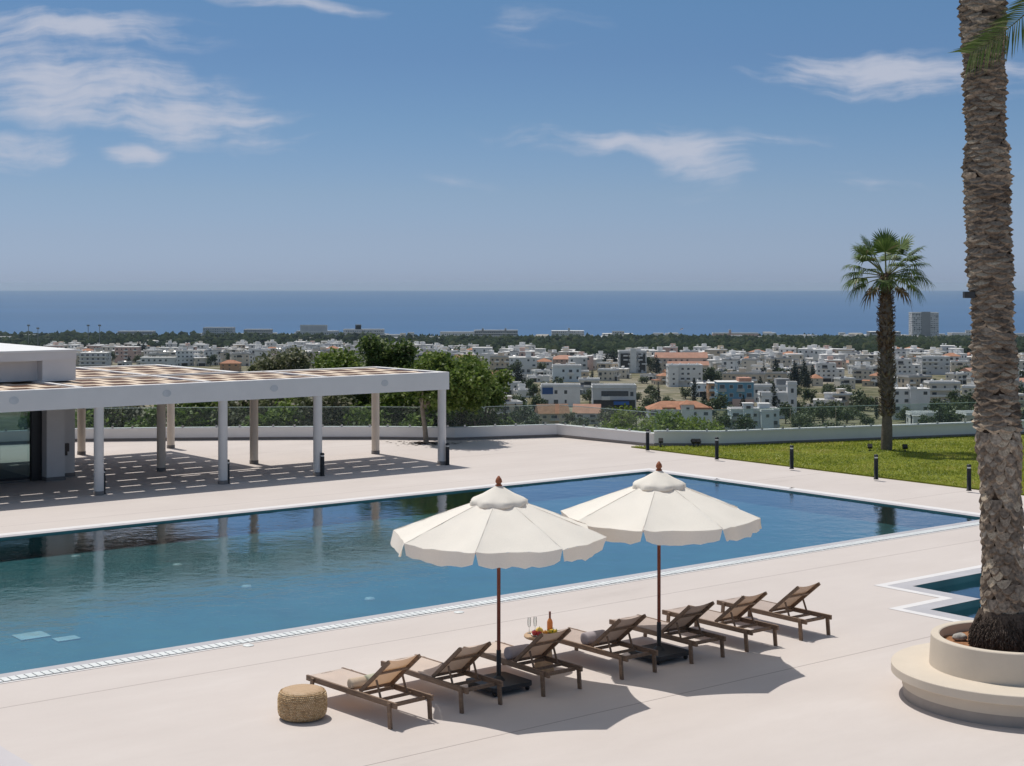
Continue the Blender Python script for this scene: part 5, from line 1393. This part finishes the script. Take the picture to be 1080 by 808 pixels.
MB().b2(-w_ / 2, -1.3, 0.1, w_ / 2, -.004, SH * 1.2).build('shop_front', m_shade_panel, t)
block('villa', 'pale villa with salmon hipped roof standing before the wood', 'salmon-roofed villa', 580, 610, 375, 386, 'pink', roof='hip', storeys=2, seed=19, rh=2.6, roofm=m_tile_p)
block('apartment_block', 'white stepped apartment building beside the leafy tree clump', 'white stepped block', 537, 566, 377, 393, 'white', storeys=3, hut=True, seed=20, tk=2)
block('villa', 'two-storey white villa with a flat roof below the salmon villa', 'flat white villa', 583, 613, 387, 402, 'bluish white', storeys=2, seed=21, tk=1)
block('apartment_block', 'pink and cream block with pink top floor beyond the pavilion roof', 'pink block', 121, 145, 366, 382, 'pink', storeys=4, seed=22, tk=2)
block('apartment_block', 'grey-white block with dark terraces just past the pavilion corner', 'grey block by the pavilion', 84, 112, 372, 389, 'pale grey', storeys=4, seed=23, rib=True, tk=3)
block('apartment_block', 'long white low block beyond the middle of the pergola roof', 'long white block', 148, 184, 377, 388, 'white', storeys=2, seed=24, depth=.3)
block('villa', 'white house with an orange roof above the pergola near the olive tree', 'orange-roofed house', 232, 252, 380, 391, 'orange', roof='hip', storeys=2, seed=25)
block('corner_house', 'house with bright orange roof just behind the pale cubes on the hill', 'bright orange-roofed house', 856, 868, 395, 406, 'cream', roof='hip', storeys=2, seed=26)
# far shore
def shore(label, words, x0, x1, yt, yb, wall, D, storeys=None, **kw): return block('hotel', label, words, x0, x1, yt, yb, wall, 'hotel', D=D, storeys=storeys, **kw)
t, w_, d, s, k = block('tower_block', 'single pale high-rise tower with a grey central shaft above the wood', 'high-rise tower', 962, 990, 330, 362, 'pale grey', D=2450, storeys=16, depth=.5, wpitch=2.6, seed=30, balcony=False)
MB().b2(-w_ * .15, -1.2, 0, w_ * .18, -.004, s * SH + 2).build('central_shaft', WALLS['grey'], t)
for q in range(16): MB().b2(-w_ / 2 - .3, -.7, q * SH + 2.5, -w_ * .2, -.004, q * SH + 3.0).build('balcony', m_roofw, t); MB().b2(w_ * .22, -.7, q * SH + 2.5, w_ / 2 + .3, -.004, q * SH + 3.0).build('balcony', m_roofw, t)
shore('pale grey hotel slab on the shore straight beyond the pergola roof', 'grey shore hotel', 214, 245, 346, 360, 'pale grey', 2380, 6, rib=True, seed=31)
shore('low wide grey hotel on the shore with a dark end wall', 'dark-ended shore hotel', 257, 285, 348, 360, 'grey', 2400, 5, rib=True, seed=32)
shore('stepped white hotel with reddish top floor on the shore', 'red-topped shore hotel', 312, 356, 350, 363, 'pale grey', 2330, 4, rib=True, seed=33, wings=[(.1, .75, 6, -4)])
shore('cluster-like bluish white hotel with white tower on the shore', 'white-towered shore hotel', 362, 404, 348, 361, 'pale grey', 2380, 5, rib=True, seed=34, wings=[(.3, .45, 7, -2)])
shore('long white hotel with three wings on the shore above the tree clump', 'three-winged shore hotel', 464, 500, 351, 360, 'white', 2420, 3, rib=True, seed=35)
shore('very long grey hotel slab on the shore beyond the dark wood', 'long grey shore hotel', 500, 546, 349, 360, 'grey', 2440, 4, rib=True, seed=36, wings=[(.18, .22, 5, 1), (.7, .74, 5, 1)])
shore('boxy grey hotel with dark roof tower on the shore', 'boxy shore hotel', 582, 616, 349, 361, 'pale grey', 2400, 5, rib=True, seed=37, wings=[(.5, .56, 6, .5)])
shore('domed white resort on the shore above the wood', 'domed resort', 636, 668, 352, 360, 'pale grey', 2450, 3, seed=38, wings=[(.3, .7, 4, .5)])
shore('long low pink resort strip on the shore', 'pink resort strip', 752, 800, 352, 359, 'pink', 2550, 2, seed=39, depth=.2, wings=[(.35, .4, 3, .5)])
shore('low white resort strip on the shore left of the fan palm', 'white resort strip', 818, 862, 354, 359, 'white', 2580, 2, seed=40, depth=.2)
shore('white stepped hotel on the shore beside the date palm trunk', 'shore hotel by the date palm', 1004, 1040, 352, 361, 'white', 2450, 3, seed=41, wings=[(.4, .7, 4, .5)])
shore('dark unfinished building frame on the shore behind the fan palm trunk', 'dark frame building', 918, 950, 350, 361, 'grey', 2400, 4, seed=42, rib=True)
shore('pale warehouse on the shore beyond the pavilion roof', 'pale warehouse', 16, 44, 354, 362, 'pale grey', 2350, 2, seed=43, depth=.3)
shore('flat domed grey hotel on the shore beyond the pink block', 'grey domed hotel', 124, 160, 350, 361, 'grey', 2380, 4, seed=44, rib=True)

# ---- the many houses
protos = [proto(s) for s in range(300, 336)]
fills = []
rr_ = random.Random(77)
def free(X, Y, r):
    return all((X - a) ** 2 + (Y - b_) ** 2 > (r + c) ** 2 for a, b_, c in OCC)
def town_ok(x, D, y):
    if x < 480: return 1080 < D < 1560 and x > 66
    return True
tries = 0
while len(fills) < N_HOUSES and tries < 60000:
    tries += 1
    D = rr_.choice([rr_.uniform(440, 1000), rr_.uniform(700, 1160), rr_.uniform(850, 1150)]) ; x = rr_.uniform(60, 1090)
    if rr_.random() < .30: x = rr_.uniform(70, 480)
    if x < 480: D = rr_.uniform(1050, 1240)
    if D < 575 and 838 < x < 938: continue
    X = (x - 540) * D / FPX; r = 6.6
    if D > 1000 and mnoise.noise((X / 130, D / 160, 7)) > .38: continue
    if not free(X, D, r): continue
    k = rr_.randrange(len(protos)); t, look, w_ = protos[k]
    if D < 620 and ('three' in look or 'four' in look): continue
    yb_ = EYE_Y + FPX * (CAM_H - ground_z(X, D)) / D; hp = {'one': 5, 'two': 8.5, 'three': 12, 'four': 15}[look.split('-storey')[0].split()[-1]] * FPX / D; wp = (w_ / 2 + 4) * FPX / D
    if any(D < rd and x + wp > a + 1 and x - wp < b_ - 1 and yb_ - hp < c + .55 * (d_ - c) and yb_ > c for a, b_, c, d_, rd in RECTS): continue
    rz = rr_.choice((0, 0, .25, -.3, .5, -.5, 1.2)) + rr_.uniform(-.1, .1)
    loc = (X, D, ground_z(X, D))
    o = dup(t, loc, rz); s_ = rr_.uniform(.74, .98) if D > 560 else rr_.uniform(.8, 1.0); o.scale = (s_, s_, s_)
    OCC.append((X, D, r)); fills.append((o, look, x, EYE_Y + FPX * (CAM_H - loc[2] - 4) / D))
for t, _, _ in protos:
    for c in list(t.children): bpy.data.objects.remove(c)
    bpy.data.objects.remove(t)

# ---- the rest of the town beyond, too many and too small to tell apart
fh = MB(); n0 = 0; tries = 0
while n0 < N_FAR and tries < 40000:
    tries += 1
    x = rr_.uniform(50, 1090); D = rr_.uniform(980, 1205) if x >= 500 else rr_.uniform(1220, 1620)
    X = (x - 540) * D / FPX
    if mnoise.noise((X / 120, D / 150, 3.3)) > .42 or not free(X, D, 5.8): continue
    yb_ = EYE_Y + FPX * (CAM_H - ground_z(X, D)) / D
    if any(D < rd and a - 4 < x < b_ + 4 and yb_ - 8 < c + .7 * (d_ - c) and yb_ > c for a, b_, c, d_, rd in RECTS): continue
    z = ground_z(X, D); w_ = rr_.uniform(8, 14); d = rr_.uniform(8, 11); ns_ = rr_.choice((1, 2, 2, 2, 3, 3, 4)); h = ns_ * SH; rz = rr_.choice((0, .3, -.3, .8)) + rr_.uniform(-.1, .1); mi = rr_.choice((0, 0, 0, 1, 1, 2, 3, 4))
    R = Matrix.Translation((X, D, z)) @ Matrix.Rotation(rz, 4, 'Z')
    def bx(x0, y0, z0, x1, y1, z1, m): fh.box(None, (x1 - x0, y1 - y0, z1 - z0), 0, m, R @ Matrix.Translation(((x0 + x1) / 2, (y0 + y1) / 2, (z0 + z1) / 2)))
    bx(-w_ / 2, -d / 2, -4, w_ / 2, d / 2, h, mi)
    if rr_.random() < .16 and ns_ < 4:
        q = MB(); hip(q, -w_ / 2, -d / 2, w_ / 2, d / 2, h + .003, 2.0); fh.add([R @ Vector(p) for p in q.v], q.f, 6)
    else:
        bx(-w_ / 2 - .2, -d / 2 - .2, h + .003, w_ / 2 + .2, d / 2 + .2, h + .5, 5)
        if rr_.random() < .6: a = rr_.uniform(-w_ / 3, w_ / 3); bx(a - 1.7, -1, h + .503, a + 1.7, 2, h + 2.8, mi)
        for _ in range(2): a = rr_.uniform(-w_ / 2.3, w_ / 2.3); bx(a - .6, -3.2, h + 1.2, a + .6, -2.2, h + 2.1, 5)
    for s in range(ns_):
        for k in range(int(w_ / 3.2)):
            if rr_.random() < .2: continue
            a = -w_ / 2 + (k + .5) * w_ / int(w_ / 3.2); ww = rr_.choice((.6, .6, .9)); bx(a - ww, -d / 2 - .05, s * SH + .8, a + ww, -d / 2 + .02, s * SH + 2.2, 7)
    OCC.append((X, D, 5.8)); n0 += 1
fo = fh.build('distant_houses', [WALLS['white'], WALLS['cream'], WALLS['pale grey'], WALLS['sand'], WALLS['pink'], m_roofw, m_tile_o, m_win]); kind(fo, 'stuff'); fo['label'] = 'countless small pale houses in the farther town before the dark wood'

# ---- trees of the town
def small_crown(seed, H, R, mat, n, leaf, shape):
    r = random.Random(seed); rs = np.random.default_rng(seed); cs, rd = [], []
    for k in range(11 if shape == 'round' else 9):
        if shape == 'round':
            a = r.uniform(0, 6.28); q = r.random() ** .5 * R * .65; z = r.uniform(.32, .85); cs.append((q * math.cos(a), q * math.sin(a), H * z)); rd.append(R * r.uniform(.3, .5))
        elif shape == 'pine':
            z = .2 + .75 * k / 8; cs.append((r.uniform(-.1, .1), r.uniform(-.1, .1), H * z)); rd.append(R * (1.05 - z) * 1.1 + .15)
        else:
            z = .08 + .86 * k / 8; cs.append((0, 0, H * z)); rd.append(R * (math.sin(PI * min(1, .22 + z * .72)) ** .8))
    return leaf_cloud(cs, rd, n, leaf, .9, rs=rs)
TP = []
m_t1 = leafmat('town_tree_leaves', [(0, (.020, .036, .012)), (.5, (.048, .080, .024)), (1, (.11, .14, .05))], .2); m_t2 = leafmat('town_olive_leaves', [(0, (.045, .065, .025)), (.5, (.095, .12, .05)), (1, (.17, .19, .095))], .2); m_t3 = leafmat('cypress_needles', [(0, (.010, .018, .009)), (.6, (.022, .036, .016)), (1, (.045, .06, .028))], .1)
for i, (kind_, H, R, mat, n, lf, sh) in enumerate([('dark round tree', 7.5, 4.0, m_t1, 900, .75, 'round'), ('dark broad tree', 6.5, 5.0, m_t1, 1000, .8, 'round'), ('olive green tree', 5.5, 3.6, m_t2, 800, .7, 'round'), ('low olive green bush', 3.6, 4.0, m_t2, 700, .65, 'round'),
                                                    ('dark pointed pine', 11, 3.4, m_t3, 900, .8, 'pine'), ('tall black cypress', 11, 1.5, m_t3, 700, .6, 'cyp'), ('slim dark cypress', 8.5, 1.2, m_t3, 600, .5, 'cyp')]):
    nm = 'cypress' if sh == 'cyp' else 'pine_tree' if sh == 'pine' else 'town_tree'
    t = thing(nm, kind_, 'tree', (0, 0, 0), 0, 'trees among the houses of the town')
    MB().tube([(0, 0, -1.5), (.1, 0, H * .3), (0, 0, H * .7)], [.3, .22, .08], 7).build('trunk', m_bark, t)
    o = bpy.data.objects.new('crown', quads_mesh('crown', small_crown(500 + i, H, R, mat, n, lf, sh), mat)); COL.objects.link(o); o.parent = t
    TP.append((t, kind_))
tfill = []
def plant(k, x, D, s=1.0):
    t, kd = TP[k]; loc = P(x, D); o = dup(t, loc, rr_.uniform(0, 6.28)); o.scale = (s, s, s * rr_.uniform(.9, 1.1)); tfill.append((o, kd, x, EYE_Y + FPX * (CAM_H - loc.z - 3) / D)); OCC.append((loc.x, D, 2.5 * s))
for (k, x, y, s) in [(5, 816, 441, 1.15), (6, 838, 441, .9), (5, 732, 427, 1.1), (4, 547, 411, 1.1), (0, 555, 417, 1), (4, 640, 388, 1.2), (4, 647, 388, 1.3), (4, 692, 394, 1.1), (0, 686, 392, 1.2), (0, 745, 404, 1.2), (1, 752, 404, 1.2), (0, 772, 402, 1.1), (4, 806, 404, 1.1), (4, 818, 403, 1.2), (0, 828, 404, 1.2), (4, 838, 408, 1.3), (4, 848, 407, 1.2), (4, 857, 404, 1), (0, 762, 428, 1.0), (1, 858, 443, 1), (2, 880, 440, 1.2), (3, 895, 442, 1.3), (2, 905, 438, 1.3), (1, 912, 434, 1.2), (2, 868, 446, 1.1), (3, 845, 450, 1.2),
                     (2, 1000, 441, 1.1), (1, 1012, 436, 1.1), (2, 1018, 446, 1.0), (0, 985, 430, .9), (2, 955, 446, 1.0), (1, 660, 430, .8), (2, 690, 448, .9), (0, 600, 452, .7), (2, 615, 455, .8), (1, 640, 448, .8), (2, 770, 445, 1), (3, 760, 452, 1), (0, 545, 438, 1), (2, 556, 447, 1), (1, 215, 385, 1.3), (0, 222, 387, 1.2), (4, 146, 376, 1.4), (4, 151, 376, 1.3), (1, 262, 384, 1.3), (0, 118, 384, 1.2), (1, 82, 380, 1.2)]:
    plant(k, x, dist_of(y), s)
n0 = 0
while n0 < N_TREES:
    x = rr_.uniform(60, 1085); D = rr_.choice((rr_.uniform(440, 760), rr_.uniform(440, 1280)))
    if x < 480: D = rr_.uniform(1080, 1600)
    X = (x - 540) * D / FPX
    if not free(X, D, 3.2): continue
    plant(rr_.choices(range(7), [4, 3, 4, 4, 1.6, .7, .7])[0], x, D, rr_.uniform(.6, 1.15)); n0 += 1
for t, _ in TP:
    for c in list(t.children): bpy.data.objects.remove(c)
    bpy.data.objects.remove(t)

# ---- labels: look, then where it stands among the named buildings
LMX = LM + [(935, 380, 'fan palm trunk'), (1045, 400, 'date palm trunk'), (530, 410, 'leafy clump by the pergola'), (75, 385, 'pavilion roof corner'), (300, 372, 'grey green olive tree'), (175, 371, 'dark belt of shore trees')]
LMX = [l for l in LMX if 'shore' not in l[2] and 'resort' not in l[2] or l[2] == 'dark belt of shore trees']
ORD = ['', 'second ', 'third ', 'fourth ', 'fifth ', 'sixth ', 'seventh ', 'eighth ']
def name_all(items):
    groups = {}
    for (o, look, x, y) in items:
        l = min(LMX, key=lambda l: (x - l[0]) ** 2 + (2.2 * (y - l[1])) ** 2); dx, dy = x - l[0], (y - l[1]) * 2.2
        rel = ('right of' if dx > 0 else 'left of') if abs(dx) > abs(dy) else ('below' if dy > 0 else 'behind')
        groups.setdefault((look, rel, l[2]), []).append((math.hypot(dx, dy), o))
    for (look, rel, lm), g_ in groups.items():
        g_.sort(key=lambda e: e[0])
        for i, (_, o) in enumerate(g_):
            o['label'] = (f'{look} {rel} the {lm}' if len(g_) == 1 else f'{ORD[min(i, 7)]}{"closest " } {look} {rel} the {lm}'.replace('  ', ' ').strip())
name_all(fills); name_all(tfill)

# ---- the dark wood and the belts of trees toward the shore: one mass
r3 = np.random.default_rng(12)
def icos():
    bm = bmesh.new(); bmesh.ops.create_icosphere(bm, subdivisions=1, radius=1); v = np.array([x.co[:] for x in bm.verts]); f = np.array([[q.index for q in p.verts] for p in bm.faces]); bm.free(); return v, f
iv, if_ = icos()
pos = []
def wood(n, x0, x1, d0, d1, h0, h1, thr=-1):
    c = 0
    while c < n:
        x = r3.uniform(x0, x1); D = r3.uniform(d0, d1); X = (x - 540) * D / FPX
        if thr > -1 and mnoise.noise((X / 110, D / 90, 2.2)) < thr: continue
        if not free(X, D, 1.5): continue
        pos.append((X, D, ground_z(X, D), r3.uniform(h0, h1))); c += 1
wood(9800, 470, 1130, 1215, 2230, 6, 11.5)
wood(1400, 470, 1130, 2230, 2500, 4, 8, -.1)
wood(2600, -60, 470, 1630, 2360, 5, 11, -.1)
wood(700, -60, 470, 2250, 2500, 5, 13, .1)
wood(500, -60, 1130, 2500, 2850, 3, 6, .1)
nv, nf = len(iv), len(if_); n = len(pos); V = np.zeros((n, nv, 3)); Fa = np.zeros((n, nf, 3), int)
for i, (X, D, z, h) in enumerate(pos):
    pnt = r3.random() < .35; r = h * (.26 if pnt else r3.uniform(.38, .6))
    q = iv * (1 + .28 * r3.normal(size=(nv, 1))); 
    if pnt: q = q * np.array([1, 1, 1]) * (1 - .45 * np.clip(iv[:, 2:3], -1, 1)); 
    V[i] = q * np.array([r, r, h * .55]) + np.array([X, D, z + h * .5]); Fa[i] = if_ + i * nv
me = bpy.data.meshes.new('woodland'); me.vertices.add(n * nv); me.loops.add(n * nf * 3); me.polygons.add(n * nf)
me.vertices.foreach_set('co', V.reshape(-1).astype(np.float32)); me.loops.foreach_set('vertex_index', Fa.reshape(-1).astype(np.int32)); me.polygons.foreach_set('loop_start', np.arange(0, n * nf * 3, 3, dtype=np.int32))
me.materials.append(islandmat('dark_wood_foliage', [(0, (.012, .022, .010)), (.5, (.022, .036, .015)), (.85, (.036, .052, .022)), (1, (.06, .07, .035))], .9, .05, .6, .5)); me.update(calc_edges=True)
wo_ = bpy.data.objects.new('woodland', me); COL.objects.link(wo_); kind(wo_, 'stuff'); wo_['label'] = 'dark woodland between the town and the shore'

# ---- low far buildings along the shore, too small to count
lb = MB()
for k in range(420):
    x = r3.uniform(-40, 1120); D = r3.uniform(2250, 2860) if x > 470 else r3.uniform(1900, 2860); X = (x - 540) * D / FPX
    if mnoise.noise((X / 150, D / 120, 5.5)) < .02 or not free(X, D, 6): continue
    w_, h_ = r3.uniform(8, 26), r3.uniform(4, 9); lb.box((X, D, ground_z(X, D) + h_ / 2), (w_, r3.uniform(8, 14), h_), r3.uniform(-.4, .4), int(r3.integers(0, 3)))
lo = lb.build('shore_buildings', [WALLS['white'], WALLS['cream'], WALLS['pale grey']]); kind(lo, 'stuff'); lo['label'] = 'scattered tiny pale buildings along the far shore'
# ---- masts
for x, yt, yb, lab in [(30, 343, 366, 'thin tall mast left of the paler twin beyond the pavilion roof'), (40, 346, 364, 'shorter thin mast over the pale warehouse'), (93, 343, 366, 'tall floodlight mast beyond the pavilion corner'), (105, 343, 365, 'tall floodlight mast beside the pink block')]:
    D = 1750; loc = P(x, D); t = thing('floodlight_mast', lab, 'mast', loc, 0, 'masts near the shore'); h = CAM_H + (EYE_Y - yt) * D / FPX - loc.z
    MB().tube([(0, 0, 0), (0, 0, h)], [.5, .3], 6).build('pole', WALLS['grey'], t); MB().b2(-1.6, -.3, h - 1.2, 1.6, .3, h + .6).build('lamp_bank', WALLS['grey'], t)
# kite over the sea
kt = MB(); kp = P(719, 2500); kz = CAM_H + (EYE_Y - 347.5) * 2500 / FPX
kt.add([(-3, 0, -1.5), (3, 0, 1.2), (2, .6, 2.6), (-2.4, .6, .5), (0, .9, .9)], [(0, 1, 4), (1, 2, 4), (2, 3, 4), (3, 0, 4)]); kt.add([(-3, .3, -1.6), (3, .3, 1.1), (2, .9, 2.5), (-2.4, .9, .4)], [(3, 2, 1, 0)])
ko = kt.build('kite', M('pale_pink_kite', (.75, .62, .60), .6)); ko.location = (kp.x, 2500, kz); tag(ko, 'small pale kite in the air over the sea', 'kite')
